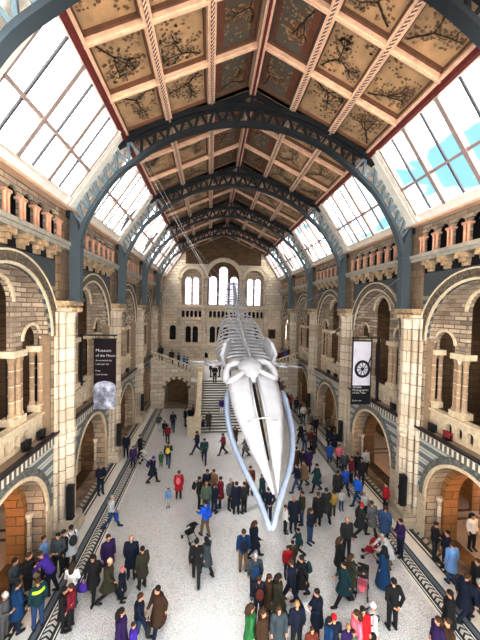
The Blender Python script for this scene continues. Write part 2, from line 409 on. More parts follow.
    # piers
    for i in range(-1, 4):
        y = YP(i) - .1
        F = wall_frame(sg, y); G = lambda a_, d_, b_: F(a_, b_, d_)
        m = MB()
        m.box(-.85, .85, 0, .35, -.78, .1, F); m.box(-.78, .78, .35, .75, -.7, .1, F)
        m.cur = 1; m.box(-.7, .7, .75, 11.05, -.1, .1, F); m.cur = 0
        for a, d, r in ((0, -.34, .3), (-.47, -.24, .17), (.47, -.24, .17), (-.74, -.08, .11), (.74, -.08, .11)):
            m.lathe((a, d, 0), [(r * 1.35, .75), (r * 1.35, .85), (r, 1.0), (r, 4.85), (r * 1.25, 4.95), (r * 1.25, 5.3), (r, 5.4), (r, 8.0), (r * 1.12, 8.05), (r, 8.1), (r, 10.7), (r * 1.3, 11.0)], 10, G)
        m.box(-.8, .8, 11.0, 11.2, -.66, .1, F)
        m.build('pier', [M['pier'], M['brown']], wall)
        m = MB(); m.box(-.7, .7, 11.2, 11.3, -.56, .1, F); m.box(-.78, .78, 11.3, 11.52, -.7, .1, F)
        for a in (-.55, -.2, .2, .55): m.ball(F(a, 11.12, -.62), .16, 6, 4)
        m.build('pier_capital', M['corbel'], wall)
        m = MB(); m.box(-.62, .62, 11.52, 13.95, -.1, .06, F).box(-.5, .5, 14.3, 15.85, -.2, .02, F); m.build('pilaster', masonry('pilaster_stone', (.52, .36, .22), (.34, .23, .14), (.42, .33, .24), (.2, .14, .1), .5, .4) if 'pil' not in M else M['pil'], wall)
# ------------------------------------------------------------------ roof: coffered slopes
ceil_root = empty('ceiling'); ceil_root['kind'] = 'structure'
XP, ZP, ZR = 6.1, 19.5, 22.32
SL = sqrt(XP ** 2 + (ZR - ZP) ** 2)
nx, nz = (ZR - ZP) / SL, XP / SL
def RF(sg):
    def f(t, y, d):   # t metres up the slope from the purlin, d metres up out of the room
        k = t / SL
        return (sg * (XP * (1 - k) + d * nx), y, ZP + (ZR - ZP) * k + d * nz)
    return f
CW, CL = SL / 3, S / 3
def foliage(seed, w, l, dark):
    """painted branches and leaves as thin flat relief lying in the panel plane (local x across, y along, z down)"""
    r = random.Random(seed); mb = MB(); mb.cur = 0
    def strip(p, q, wd):
        d = (q - p); n = Vector((-d.y, d.x)).normalized() * wd
        mb.add([(p.x + n.x, p.y + n.y, .025), (p.x - n.x, p.y - n.y, .025), (q.x - n.x * .6, q.y - n.y * .6, .025), (q.x + n.x * .6, q.y + n.y * .6, .025)], [(0, 1, 2, 3)])
    tips = []
    def grow(p, ang, ln, wd, dep):
        q = p
        for _ in range(3):
            ang += r.uniform(-.35, .35); q2 = q + Vector((cos(ang), sin(ang))) * ln / 3
            q2.x = max(-w * .42, min(w * .42, q2.x)); q2.y = max(-l * .42, min(l * .42, q2.y))
            if (q2 - q).length > .01: strip(q, q2, wd)
            q = q2; tips.append(q.copy())
        if dep:
            for s_ in (-1, 1): grow(q, ang + s_ * r.uniform(.5, .9), ln * .72, wd * .7, dep - 1)
            if r.random() < .6: grow(q, ang + r.uniform(-.3, .3), ln * .7, wd * .6, dep - 1)
    for _ in range(12): tips.append(Vector((r.uniform(-.36, .36) * w, r.uniform(-.38, .38) * l)))
    corner = r.choice([(-1, -1), (1, -1), (-1, 1), (1, 1)])
    p0 = Vector((corner[0] * w * .38, corner[1] * l * .40))
    grow(p0, atan2(-p0.y, -p0.x) + r.uniform(-.3, .3), w * .42, .04, 2)
    for p in tips:
        for _ in range(5):
            c = p + Vector((r.uniform(-.26, .26), r.uniform(-.26, .26)))
            c.x = max(-w * .4, min(w * .4, c.x)); c.y = max(-l * .4, min(l * .4, c.y))
            mb.cur = r.choice((1, 1, 1, 2)) if not dark else r.choice((2, 2, 3, 1))
            n = 7; a0 = r.uniform(0, 6); R0 = r.uniform(.045, .085)
            mb.add([(c.x + R0 * (1 if k % 2 else .62) * cos(a0 + 2 * pi * k / n), c.y + R0 * (1 if k % 2 else .62) * sin(a0 + 2 * pi * k / n), .004 * mb.cur + .004) for k in range(n)], [tuple(range(n))])
    return mb.mesh('painted_foliage', [M['branch'], M['leaf'], M['leafl'], M['orangeleaf']])
FOL = [foliage(k, CW - .3, CL - .3, False) for k in range(6)]
FOLD = [foliage(20 + k, CW - .75, CL - .45, True) for k in range(3)]
Z3 = Vector((0, 0, 1))
for i in range(-2, 4):
    bay = empty('ceiling_bay'); bay.parent = ceil_root
    ya = YP(i)
    for sg in (-1, 1):
        f = RF(sg)
        MB().box(0, SL, ya, ya + S, .42, .5, f).build('roof_deck', M['beamd'], bay)
        for c in range(3):
            for r_ in range(3):
                t0 = c * CW; y0 = ya + r_ * CL
                m = MB(); dk = (c == 2)
                m.cur = 1 if dk else 0
                m.box(t0 + .18, t0 + CW - .18, y0 + .16, y0 + CL - .16, .30, .34, f)
                m.cur = 2
                g = .07
                for (a, b, p, q) in ((.16, .16 + g, .1, CL - .1), (CW - .16 - g, CW - .16, .1, CL - .1), (.16, CW - .16, .1, .12 + g), (.16, CW - .16, CL - .12 - g, CL - .1)):
                    m.box(t0 + a, t0 + b, y0 + p, y0 + q, .16, .36, f)
                if dk:
                    m.cur = 3
                    m.box(t0 + .3, t0 + .62, y0 + .3, y0 + CL - .3, .27, .3, f); m.box(t0 + CW - .45, t0 + CW - .3, y0 + .3, y0 + CL - .3, .27, .3, f)
                pn = m.build('coffer_panel', [M['panel'], M['panelg'], M['beamd'], M['redwood']], bay)
                me = (FOLD if dk else FOL)[(i * 7 + c * 3 + r_ * 5 + (sg > 0)) % (3 if dk else 6)]
                o = inst('painted_foliage', me, pn)
                tc = t0 + CW / 2 + (.08 if dk else 0); P0 = Vector(f(tc, y0 + CL / 2, .285 if not dk else .285))
                ax = (Vector(f(1, 0, 0)) - Vector(f(0, 0, 0))); az = (Vector(f(0, 0, -1)) - Vector(f(0, 0, 0)))
                ay = az.cross(ax)
                o.matrix_basis = Matrix.Translation(P0) @ Matrix((ax, ay, az)).transposed().to_4x4()
        # beams running down the slope and along the hall
        m = MB()
        for r_ in range(4):
            y = ya + r_ * CL
            m.box(0, SL, y - .1, y + .1, .0, .4, f); m.box(0, SL, y - .045, y + .045, -.06, .0, f)
        for t in (.0, CW, 2 * CW, SL):
            m.box(max(0, t - .17), min(SL, t + .17), ya, ya + S, -.03, .4, f)
        m.build('coffer_beams', M['beam'], bay)
        m = MB()
        for t in (CW, 2 * CW): m.box(t - .055, t + .055, ya, ya + S, -.1, -.03, f)
        m.build('rope_moulding', M['rope'], bay)
        x0, x1 = sorted((sg * 6.05, sg * 6.2))
        MB().box(x0, x1, ya, ya + S, 19.28, 19.5).build('red_purlin', M['red'], bay)
    MB().box(-.16, .16, ya, ya + S, 22.0, 22.4).build('ridge_beam', M['beam'], bay)
    MB().box(-.05, .05, ya, ya + S, 21.93, 22.0).build('ridge_ornament', M['red'], bay)

# ------------------------------------------------------------------ skylights
KX, KZ = 8.5, 15.95
TX, TZ = 6.15, 19.42
KL = sqrt((KX - TX) ** 2 + (TZ - KZ) ** 2)
def SF(sg):
    ux, uz = (KX - TX) / KL, (TZ - KZ) / KL
    def f(t, y, d):  # d out of the room
        return (sg * (KX - ux * t + d * uz), y, KZ + uz * t + d * ux)
    return f
wn = 0
for sg in (-1, 1):
    for i in range(-2, 4):
        wn += 1
        w = empty('window_%d' % wn); w['kind'] = 'structure'
        f = SF(sg); yc = YP(i) + H2
        m = MB()
        hw = 2.92
        for s_ in (-1, 1):
            a, b = sorted((s_ * hw, s_ * H2)); m.box(-.05, KL + .05, yc + a, yc + b, .0, .15, f)
            a, b = sorted((s_ * (hw + .02), s_ * (hw + .22))); m.box(.0, KL, yc + a, yc + b, -.1, .0, f)
            a, b = sorted((s_ * (hw + .4), s_ * (hw + .5))); m.box(.0, KL, yc + a, yc + b, -.06, .0, f)
        m.box(-.05, .28, yc - H2, yc + H2, -.02, .15, f); m.box(KL - .22, KL + .05, yc - H2, yc + H2, -.02, .15, f)
        m.box(.28, .36, yc - hw, yc + hw, -.12, .1, f)
        m.build('window_frame', M['frame'], w)
        m = MB()
        for k in (-1, 1): m.box(.3, KL - .2, yc + k * hw / 3 - .09, yc + k * hw / 3 + .09, -.14, .1, f)
        m.box(.3, KL - .2, yc - hw, yc - hw + .08, -.08, .12, f); m.box(.3, KL - .2, yc + hw - .08, yc + hw, -.08, .12, f)
        m.box(1.72, 1.84, yc - hw, yc + hw, -.1, .1, f)
        m.build('glazing_bar', M['bar'], w)
        m = MB()
        for k in (-2, 0, 2): m.box(.3, KL - .2, yc + k * hw / 3 - .035, yc + k * hw / 3 + .035, -.02, .05, f)
        m.build('thin_glazing_bar', M['frameg'], w)
        m = MB(); vs = [f(.3, yc - hw, .06), f(KL - .2, yc - hw, .06), f(KL - .2, yc + hw, .06), f(.3, yc + hw, .06)]
        m.add(vs, [(0, 1, 2, 3)]).build('glass_pane', M['glass'], w)

# ------------------------------------------------------------------ iron arch ribs
OUT = [(8.72, 15.5), (8.66, 16.0), (8.4, 16.85), (7.9, 17.75), (7.15, 18.55), (6.2, 19.3), (5.2, 19.9), (4.1, 20.45), (2.9, 20.95), (1.5, 21.32), (0, 21.48)]
INN = [(8.2, 14.5), (8.08, 15.1), (7.75, 15.85), (7.25, 16.7), (6.6, 17.6), (5.75, 18.35), (4.8, 19.1), (3.7, 19.75), (2.5, 20.2), (1.3, 20.5), (0, 20.6)]
def crm(P, n=5):
    out = []
    for i in range(len(P) - 1):
        p0 = P[max(i - 1, 0)]; p1 = P[i]; p2 = P[i + 1]; p3 = P[min(i + 2, len(P) - 1)]
        for k in range(n):
            t = k / n
            out.append(tuple(.5 * (2 * p1[j] + (p2[j] - p0[j]) * t + (2 * p0[j] - 5 * p1[j] + 4 * p2[j] - p3[j]) * t * t + (3 * p1[j] - p0[j] - 3 * p2[j] + p3[j]) * t ** 3) for j in range(2)))
    out.append(P[-1]); return out
def chord(mb, P, w, h):
    pts = crm(P, 4); full = [(-x, z) for x, z in pts] + [(x, z) for x, z in reversed(pts)][1:]
    n = len(full); vs = []
    for k, (x, z) in enumerate(full):
        a = full[max(k - 1, 0)]; b = full[min(k + 1, n - 1)]
        tx, tz = b[0] - a[0], b[1] - a[1]; L = sqrt(tx * tx + tz * tz); px, pz = -tz / L * h / 2, tx / L * h / 2
        vs += [(x + px, -w / 2, z + pz), (x + px, w / 2, z + pz), (x - px, w / 2, z - pz), (x - px, -w / 2, z - pz)]
    fs = []
    for k in range(n - 1):
        for j in range(4): fs.append((4 * k + j, 4 * k + (j + 1) % 4, 4 * k + 4 + (j + 1) % 4, 4 * k + 4 + j))
    fs += [(0, 1, 2, 3), (4 * n - 4, 4 * n - 3, 4 * n - 2, 4 * n - 1)]
    mb.add(vs, fs)
def truss_meshes():
    m = {}
    a = MB(); chord(a, OUT, .36, .24); m['upper_chord'] = a.mesh('upper_chord', M['irond'])
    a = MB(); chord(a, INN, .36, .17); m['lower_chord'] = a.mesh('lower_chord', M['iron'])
    po = crm(OUT, 6); pi_ = crm(INN, 6)
    def resample(P, n):
        L = [0]
        for k in range(1, len(P)): L.append(L[-1] + math.dist(P[k], P[k - 1]))
        out = []
        for q in range(n + 1):
            t = L[-1] * q / n; k = 0
            while k < len(L) - 2 and L[k + 1] < t: k += 1
            u = (t - L[k]) / (L[k + 1] - L[k]); out.append((P[k][0] + (P[k + 1][0] - P[k][0]) * u, P[k][1] + (P[k + 1][1] - P[k][1]) * u))
        return out
    ro = resample(po, 15); ri = resample(pi_, 15)
    a = MB()
    for k in range(15):
        for s_ in (-1, 1):
            p = ri[k]; q = ((ro[k][0] + ro[k + 1][0]) / 2, (ro[k][1] + ro[k + 1][1]) / 2); r_ = ri[k + 1]
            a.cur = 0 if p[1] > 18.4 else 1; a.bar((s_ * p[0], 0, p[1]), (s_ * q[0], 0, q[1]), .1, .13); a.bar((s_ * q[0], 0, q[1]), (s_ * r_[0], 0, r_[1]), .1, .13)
    m['lattice_web'] = a.mesh('lattice_web', [M['irond'], M['ironl']])
    a = MB()
    for s_ in (-1, 1):
        pass
    a.box(-.28, .28, -.2, .2, -1.9, 1.95); m_leg = a
    # a leg, narrow at the foot, with flanges, meeting the two chords
    a = MB()
    vs = [(-.22, 0), (.26, 0), (.27, 3.0), (.22, 4.35), (-.12, 3.6), (-.24, 2.9)]
    n = len(vs); a.add([(x, y, z) for y in (-.2, .2) for x, z in vs], [tuple(range(n)), tuple(range(n, 2 * n))[::-1]] + [(k, (k + 1) % n, n + (k + 1) % n, n + k) for k in range(n)])
    a.box(-.3, .34, -.26, .26, -.04, .1); a.box(-.3, .32, -.24, .24, 2.6, 2.72)
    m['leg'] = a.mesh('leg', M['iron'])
    a = MB(); a.box(-.09, .09, -.12, .12, 21.5, 22.15); m['king_post'] = a.mesh('king_post', M['irond'])
    a = MB()
    for s_ in (-1, 1): a.bar((0, 0, 22.12), (s_ * 6.05, 0, 19.34), .2, .12, (0, 1, 0))
    m['rafter'] = a.mesh('rafter', M['irond'])
    return m
TM = truss_meshes()
names = {-1: 'blue-grey iron lattice arch cut off by the top corners of the view, nearest overhead', 0: 'nearest full iron lattice arch spanning the hall, its legs beside the hanging banners',
         1: 'second full iron lattice arch down the hall, behind the nearest full one', 2: 'third full iron lattice arch down the hall, second from the end wall', 3: 'farthest iron lattice arch, smallest, just before the gabled end wall'}
for i in range(-1, 4):
    t = empty('arch_truss', (0, YP(i), 0)); tag(t, names[i], 'roof arch', 'iron arches carrying the roof')
    for k in ('upper_chord', 'lower_chord', 'lattice_web', 'king_post', 'rafter'): inst(k, TM[k], t)
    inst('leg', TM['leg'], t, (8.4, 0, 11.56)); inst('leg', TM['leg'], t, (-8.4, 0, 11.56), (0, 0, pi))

# ------------------------------------------------------------------ end wall
bw = empty('wall_back'); bw['kind'] = 'structure'
B = lambda a, b, d: (a, BACK + d, b)
gz = lambda x: ZP + (ZR - ZP) * (1 - abs(x) / XP)
hs = [arch_loop(0, 11.85, 15.9, 2.35, 20), arch_loop(-4.65, 11.85, 15.7, 1.45, 16), arch_loop(4.65, 11.85, 15.7, 1.45, 16),
      arch_loop(-2.6, 3.61, 4.25, .48, 10), arch_loop(2.6, 3.61, 4.25, .48, 10), arch_loop(-7.4, 6.6, 8.3, .45, 10)]
for c in (-4.6, -1.0, 1.0, 4.6): hs += [arch_loop(c - .52, 6.2, 8.25, .4, 10), arch_loop(c + .52, 6.2, 8.25, .4, 10)]
for c in [-5.9 + .62 * k for k in range(5)] + [-1.24 - .62 + .62 * k for k in range(7)] + [3.42 + .62 * k for k in range(5)]:
    hs.append(arch_loop(c, 10.0, 10.75, .2, 8))
m = MB(); m.holes(B, [(-9.6, 3.6), (9.6, 3.6), (9.6, 16), (6.2, 19.5), (0, 22.35), (-6.2, 19.5), (-9.6, 16)], hs, 0, .55)
m.build('end_wall_masonry', M['endwall'], bw)
m = MB(); m.box(-9.6, 9.6, 0, 3.6, 0, .5, B); m.build('end_wall_base', M['stone'], bw)
m = MB(); m.holes(B, [(-5.6, 17.9), (5.6, 17.9), (5.6, 19.7), (0, 22.2), (-5.6, 19.7)], [], -.05, .0)
m.build('gable_stone', M['brown'], bw)
m = MB()
for c, z, r in ((0, 15.9, 2.35), (-4.65, 15.7, 1.45), (4.65, 15.7, 1.45)): m.ring(B, c, z, r, r + .5, -.22, .1, 22)
m.build('window_hood', M['mould'], bw)
m = MB()
for c, z, r in ((0, 15.9, 2.35), (-4.65, 15.7, 1.45), (4.65, 15.7, 1.45)): m.ring(B, c, z, r + .5, r + .65, -.3, .1, 22)
for c in (-6.3, -3.0, -2.55, 2.55, 3.0, 6.3): m.lathe((c, -.15, 0), [(.2, 11.9), (.2, 12.1), (.13, 12.2), (.13, 15.3), (.22, 15.7)], 8, lambda a_, d_, b_: B(a_, b_, d_))
m.build('window_shaft', M['pier'], bw)
m = MB(); m.box(-9, 9, 11.4, 11.8, -.35, .1, B).box(-9, 9, 9.6, 9.8, -.25, .1, B).box(-9, 9, 5.75, 6.0, -.3, .1, B).box(-9, 9, 3.6, 3.9, -.15, .1, B)
m.build('string_course', M['mould'], bw)
m = MB()
for c in (-6.5, -2.9, 2.9, 6.5): m.box(c - .3, c + .3, 3.6, 11.4, -.28, .05, B)
m.build('end_wall_pilaster', M['pier'], bw)
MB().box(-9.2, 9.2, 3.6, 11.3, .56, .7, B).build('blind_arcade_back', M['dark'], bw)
# lights (tracery) inside each window: plate with lancet holes and frosted panes
def end_window(n, c, zb, loops, rect):
    w = empty('window_%d' % n); w['kind'] = 'structure'
    MB().holes(B, rect, loops, .3, .5, True).build('window_tracery', M['brown'] if c == 0 else M['stone'], w)
    for lp in loops:
        MB().add([B(a, b, .42) for a, b in lp], [tuple(range(len(lp)))]).build('leaded_pane', M['fglass'], w)
        xs = [a for a, b in lp]; zs = [b for a, b in lp]; mm = MB(); x0, x1, z0, z1 = min(xs), max(xs), min(zs), max(zs)
        mm.box((x0 + x1) / 2 - .025, (x0 + x1) / 2 + .025, z0, z1, .38, .44, B)
        k = z0 + .8
        while k < z1 - .3: mm.box(x0, x1, k - .02, k + .02, .38, .44, B); k += .8
        mm.build('glazing_bar', M['frameg'], w)
end_window(13, 0, 11.85, [arch_loop(0, 11.9, 17.0, .68, 10), arch_loop(-1.55, 11.9, 15.6, .62, 10), arch_loop(1.6, 11.9, 15.6, .62, 10)], [(-2.5, 11.7), (2.5, 11.7), (2.5, 18.4), (-2.5, 18.4)])
end_window(14, -4.65, 11.85, [arch_loop(-5.22, 11.9, 15.5, .46, 10), arch_loop(-4.08, 11.9, 15.5, .46, 10)], [(-6.2, 11.7), (-3.1, 11.7), (-3.1, 17.3), (-6.2, 17.3)])
end_window(15, 4.65, 11.85, [arch_loop(4.08, 11.9, 15.5, .46, 10), arch_loop(5.22, 11.9, 15.5, .46, 10)], [(6.2, 11.7), (3.1, 11.7), (3.1, 17.3), (6.2, 17.3)])

# ------------------------------------------------------------------ grand staircase
st = empty('grand_staircase', (0, 28, 0)); tag(st, 'wide stone staircase rising to the landing below the end wall, white treads', 'staircase')
def chd(mb, name, mat, root=st):
    o = mb.build(name, mat); o.parent = root; o.matrix_parent_inverse = Matrix.Translation(Vector(root.location)).inverted(); return o
N = 20; RUN = 5.6 / N; RISE = 3.6 / N
m = MB(); m2 = MB()
for k in range(N):
    m.box(-2.6, 2.6, 28 + RUN * k, 33.7, RISE * k + .03, RISE * (k + 1) - .035)
    m2.box(-2.6, 2.6, 28 + RUN * k - .03, 28 + RUN * (k + 1) + .02, RISE * (k + 1) - .04, RISE * (k + 1))
chd(m, 'risers', plain('brown_riser', (.17, .12, .09), .7)); chd(m2, 'treads', M['white'])
m = MB(); m.box(-3.85, 3.85, 33.6, 35.2, 3.3, 3.6).box(-8.9, 8.9, 37.6, BACK - .02, 3.3, 3.6).box(-3.85, 3.85, 35.2, 37.6, 3.3, 3.6)
m.box(-8.9, 8.9, 37.6, 37.8, 0, 3.3)
chd(m, 'landing', M['white'])
for s_ in (-1, 1):
    # sloping flank wall beside the main flight, with pedestal
    m = MB(); xa, xb = sorted((s_ * 2.6, s_ * 3.1))
    pr = [(27.9, 0), (34.0, 0), (34.0, 4.6), (27.9, 1.0)]
    m.add([(x, y, z) for x in (xa, xb) for y, z in pr], [(0, 1, 2, 3), (7, 6, 5, 4), (0, 4, 5, 1), (1, 5, 6, 2), (2, 6, 7, 3), (3, 7, 4, 0)])
    xa, xb = sorted((s_ * 2.55, s_ * 3.75)); m.box(xa, xb, 27.3, 28.3, 0, 1.25).box(min(xa, xb) - .06, max(xa, xb) + .06, 27.24, 28.36, 1.25, 1.4)
    xa, xb = sorted((s_ * 2.5, s_ * 3.4)); m.box(xa, xb, 33.7, 34.6, 0, 4.75).box(xa - .06, xb + .06, 33.64, 34.66, 4.75, 4.9)
    chd(m, 'flank_wall', M['mould'])
    # wall with the archway carrying the upper flight
    Q = lambda a, b, d: (s_ * a, 35.0 + d, b)
    m = MB(); m.holes(Q, [(3.3, 0), (8.35, 0), (8.35, 5.55), (3.3, 3.75)], [arch_loop(5.5, .0005, 2.0, 1.33, 16)], 0, 2.5)
    chd(m, 'archway_wall', M['endwall'])
    m = MB()
    for k in range(15):
        m.cur = k % 2; m.ring(Q, 5.5, 2.0, 1.33, 1.62, -.06, .1, 1, pi * k / 15, pi * (k + 1) / 15)
    m.cur = 0; m.box(3.95, 4.2, 1.8, 2.0, -.1, .1, Q); m.box(6.8, 7.05, 1.8, 2.0, -.1, .1, Q)
    chd(m, 'archway_voussoirs', [M['mould'], plain('brown_voussoir', (.30, .2, .13), .8)])
    m = MB(); m.box(3.3, 8.35, 0, 3.3, 2.4, 2.6, Q); chd(m, 'passage_end', M['brown'])
    m = MB()
    for k in range(12):
        x = 3.85 + k * .38; xa, xb = sorted((s_ * x, s_ * (x + .4))); m.box(xa, xb, 35.15, 37.5, 3.3 + .158 * k, 3.6 + .158 * (k + 1))
    chd(m, 'upper_flight', M['white'])
    # balustrade with balusters and rail
    m = MB(); z0 = lambda a: 3.75 + (a - 3.3) * (1.8 / 5.05)
    for (da, db) in ((0, .14), (.78, .95)):
        m.add([Q(a, z0(a) + dz, d) for d in (-.1, .18) for a, dz in ((3.3, da), (8.35, da), (8.35, db), (3.3, db))], [(0, 1, 2, 3), (7, 6, 5, 4), (0, 4, 5, 1), (1, 5, 6, 2), (2, 6, 7, 3), (3, 7, 4, 0)])
    chd(m, 'stair_rail', M['mould'])
    for k in range(13):
        a = 3.6 + k * .37; z = z0(a) + .1
        m = MB(); m.lathe((a, .04, 0), [(.09, z), (.05, z + .15), (.09, z + .4), (.05, z + .6), (.09, z + .72)], 6, lambda a_, d_, b_: Q(a_, b_, d_))
        chd(m, 'baluster', M['mould'])
# balustrade on the far landing edge is not needed: the flank piers close it
# ------------------------------------------------------------------ blue whale skeleton hanging nose down
wh = empty('whale_skeleton', (.6, 20, 8.5)); tag(wh, 'huge white whale skeleton diving nose down from the ceiling, jaws wide open above the crowd', 'skeleton')
WINV = Matrix.Translation((.6, 20, 8.5)).inverted()
def wpart(mb, name, mat, root=wh):
    o = mb.build(name, mat, root); 
    if root is wh: o.matrix_parent_inverse = WINV
    return o
SP = [(.36, 16.9, 8.12), (.42, 18.4, 8.45), (.40, 20.5, 8.95), (.42, 23.0, 9.6), (.48, 26.0, 10.45), (.55, 29.0, 11.4), (.68, 32.0, 12.4), (.78, 35.0, 13.5), (.82, 37.0, 14.35)]
def sp_at(u):
    k = min(int(u), len(SP) - 2); t = u - k
    g = lambda j: SP[max(0, min(len(SP) - 1, j))]
    p0, p1, p2, p3 = g(k - 1), g(k), g(k + 1), g(k + 2)
    return Vector([.5 * (2 * p1[j] + (p2[j] - p0[j]) * t + (2 * p0[j] - 5 * p1[j] + 4 * p2[j] - p3[j]) * t * t + (3 * p1[j] - p0[j] - 3 * p2[j] + p3[j]) * t ** 3) for j in range(3)])
NV = 32
vm = MB(); vm.smooth = False
def vertebra_mesh(proc):
    m = MB()
    m.tube([(0, -.16, 0), (0, -.13, 0), (0, .13, 0), (0, .16, 0)], [.15, .165, .165, .15], 10)
    # neural spine leaning back, side wings, belly process
    m.add([(-.035, -.08, .16), (.035, -.08, .16), (.035, .08, .16), (-.035, .08, .16), (-.02, .06, (.16 + proc * .4)), (.02, .06, (.16 + proc * .4)), (.02, .2, (.16 + proc * .4)), (-.02, .2, (.16 + proc * .4))],
          [(0, 1, 2, 3), (7, 6, 5, 4), (0, 4, 5, 1), (1, 5, 6, 2), (2, 6, 7, 3), (3, 7, 4, 0)])
    for s_ in (-1, 1):
        m.add([(s_ * .15, -.05, .03), (s_ * .15, .05, .03), (s_ * .15, .05, -.03), (s_ * .15, -.05, -.03), (s_ * (.2 + proc), -.03, .0), (s_ * (.2 + proc), .09, .0), (s_ * (.2 + proc), .09, -.09), (s_ * (.2 + proc), -.03, -.09)],
              [(0, 1, 2, 3), (7, 6, 5, 4), (0, 4, 5, 1), (1, 5, 6, 2), (2, 6, 7, 3), (3, 7, 4, 0)])
    return m.mesh('vertebra', M['bone'])
VB = vertebra_mesh(.5); VC = vertebra_mesh(.62)
for k in range(NV):
    u = (len(SP) - 1) * k / (NV - 1); p = sp_at(u); q = sp_at(min(u + .05, len(SP) - 1.001)); p_ = sp_at(max(u - .05, 0)); d = (q - p_).normalized()
    sc_ = 1.35 if k < 24 else 1.35 - (k - 24) * .07
    if k < 3: sc_ = .95
    o = bpy.data.objects.new('vertebra', VB if k < 20 else VC); link(o, wh)
    x = Vector((1, 0, 0)); x = (x - d * x.dot(d)).normalized(); z_ = x.cross(d)
    Mx = Matrix((x, d, z_)).transposed().to_4x4()
    o.matrix_world = Matrix.Translation(p) @ Mx @ Matrix.Diagonal((sc_, min(sc_, 1.1), sc_, 1))
    o.matrix_basis = WINV @ Matrix.Translation(p) @ Mx @ Matrix.Diagonal((sc_, min(sc_, 1.1), sc_, 1))
# ribs
for k in range(14):
    u = .62 + k * .275; p = sp_at(u); d = (sp_at(u + .05) - sp_at(u - .05)).normalized()
    wd = [1.05, 1.35, 1.55, 1.62, 1.7, 1.72, 1.72, 1.68, 1.62, 1.56, 1.5, 1.42, 1.32, 1.2, 1.05][k]; dp = [1.1, 1.5, 1.8, 2.0, 2.1, 2.1, 2.1, 2.0, 1.95, 1.85, 1.7, 1.55, 1.4, 1.2, .95][k]
    for s_ in (-1, 1):
        pts = []
        for j in range(11):
            t = j / 10; a = t * pi * .86
            pts.append(p + Vector((s_ * (.12 + wd * sin(a) ** .7), 0, .14 - dp * .62 * (1 - cos(a)) / 2)) + d * (.05 + .12 * t))
        m = MB(); m.tube(pts, [.082 - .03 * abs(j / 10 - .4) for j in range(11)], 6, 1.1); wpart(m, 'rib', M['bone'])
# skull: lofted bony plates. K maps skull space (x across, l along towards the snout, h up) to the world
SK0 = Vector((.28, 16.5, 8.05)); SK1 = Vector((.92, 10.9, 3.75))
ld = (SK1 - SK0); SLEN = ld.length; ld = ld.normalized(); xd = Vector((1, 0, 0)); xd = (xd - ld * xd.dot(ld)).normalized(); hd = ld.cross(xd) * -1
if hd.z < 0: hd = -hd
K = lambda x, l, h: SK0 + xd * x + ld * l + hd * h
def loft(m, secs):
    """secs: list of (l, [(x, h), ...]) closed rings"""
    n = len(secs[0][1]); vs = [K(x, l, h) for l, ring in secs for x, h in ring]
    fs = [(i * n + k, i * n + (k + 1) % n, (i + 1) * n + (k + 1) % n, (i + 1) * n + k) for i in range(len(secs) - 1) for k in range(n)]
    fs += [tuple(range(n))[::-1], tuple(range((len(secs) - 1) * n, len(secs) * n))]
    o = m.smooth; m.smooth = True; m.add(vs, fs); m.smooth = o
def ell(cx_, hx, cz, hz, n=12): return [(cx_ + hx * cos(2 * pi * k / n), cz + hz * sin(2 * pi * k / n)) for k in range(n)]
sk = empty('skull'); sk.parent = wh; sk.matrix_parent_inverse = WINV
m = MB()   # braincase and condyles
loft(m, [(-.75, ell(0, .16, -.05, .16)), (-.6, ell(0, .45, -.02, .32)), (-.25, ell(0, .72, .05, .42)), (.15, ell(0, .62, .18, .34)), (.6, ell(0, .36, .2, .22)), (1.0, ell(0, .2, .12, .14))])
for s_ in (-1, 1): m.ball(K(s_ * .17, -.78, -.02), .16, 8, 6)
o = m.build('braincase', M['bone'], sk)
for s_ in (-1, 1):
    # cheek wing: squamosal sweeping out and the brow plate in front of it, leaving a hollow between
    m = MB(); m.tube([K(s_ * .4, -.35, .05), K(s_ * .8, -.5, .05), K(s_ * 1.13, -.35, -.02), K(s_ * 1.3, .0, -.1), K(s_ * 1.32, .4, -.15), K(s_ * 1.2, .7, -.15)], [.22, .2, .18, .2, .22, .2], 10, 1.1)
    m.build('cheek_bone', M['bone'], sk)
    m = MB(); m.tube([K(s_ * .3, .3, .15), K(s_ * .7, .55, .1), K(s_ * 1.08, .72, 0), K(s_ * 1.36, .7, -.1)], [.24, .24, .22, .14], 10, .8)
    m.build('brow_plate', M['bone'], sk)
    # rostrum half: long blade arching to the snout
    m = MB(); secs = []
    for l, xi, xo, h, th in ((.5, .12, 1.2, .10, .2), (1.0, .14, 1.33, .10, .2), (1.8, .15, 1.3, .08, .18), (2.6, .15, 1.2, .02, .16), (3.5, .14, .98, -.08, .14), (4.4, .12, .74, -.2, .11), (5.4, .09, .40, -.34, .08), (6.15, .06, .14, -.46, .04)):
        r_ = [(xi, h + th), (xi + (xo - xi) * .35, h + th * .8), (xi + (xo - xi) * .75, h + th * .15), (xo, h - th * .7), (xo - .04, h - th), (xi + (xo - xi) * .7, h - th * .6), (xi + (xo - xi) * .35, h - th * .2), (xi, h - th * .2)]
        secs.append((l, [(s_ * x, z) for x, z in r_]))
    loft(m, secs); m.build('upper_jaw_blade', M['bone'], sk)
    m = MB(); m.tube([K(s_ * .17, .8, .28), K(s_ * .22, 2.2, .24), K(s_ * .19, 3.6, .02), K(s_ * .09, 5.5, -.38)], [.07, .07, .06, .03], 6); m.build('snout_ridge', M['bone'], sk)
m = MB(); m.tube([K(0, 1.0, -.05), K(0, 2.8, -.12), K(0, 4.8, -.38)], [.1, .08, .04], 8, .9); m.build('vomer', M['dark'], sk)  # near-black, painting the dark slit between the blades
m = MB(); m.tube([K(-.7, 3.2, .15), K(-.3, 3.2, .3), K(0, 3.2, .36), K(.3, 3.2, .3), K(.7, 3.25, .15)], .035, 6); m.build('support_bracket', M['steel'], sk)
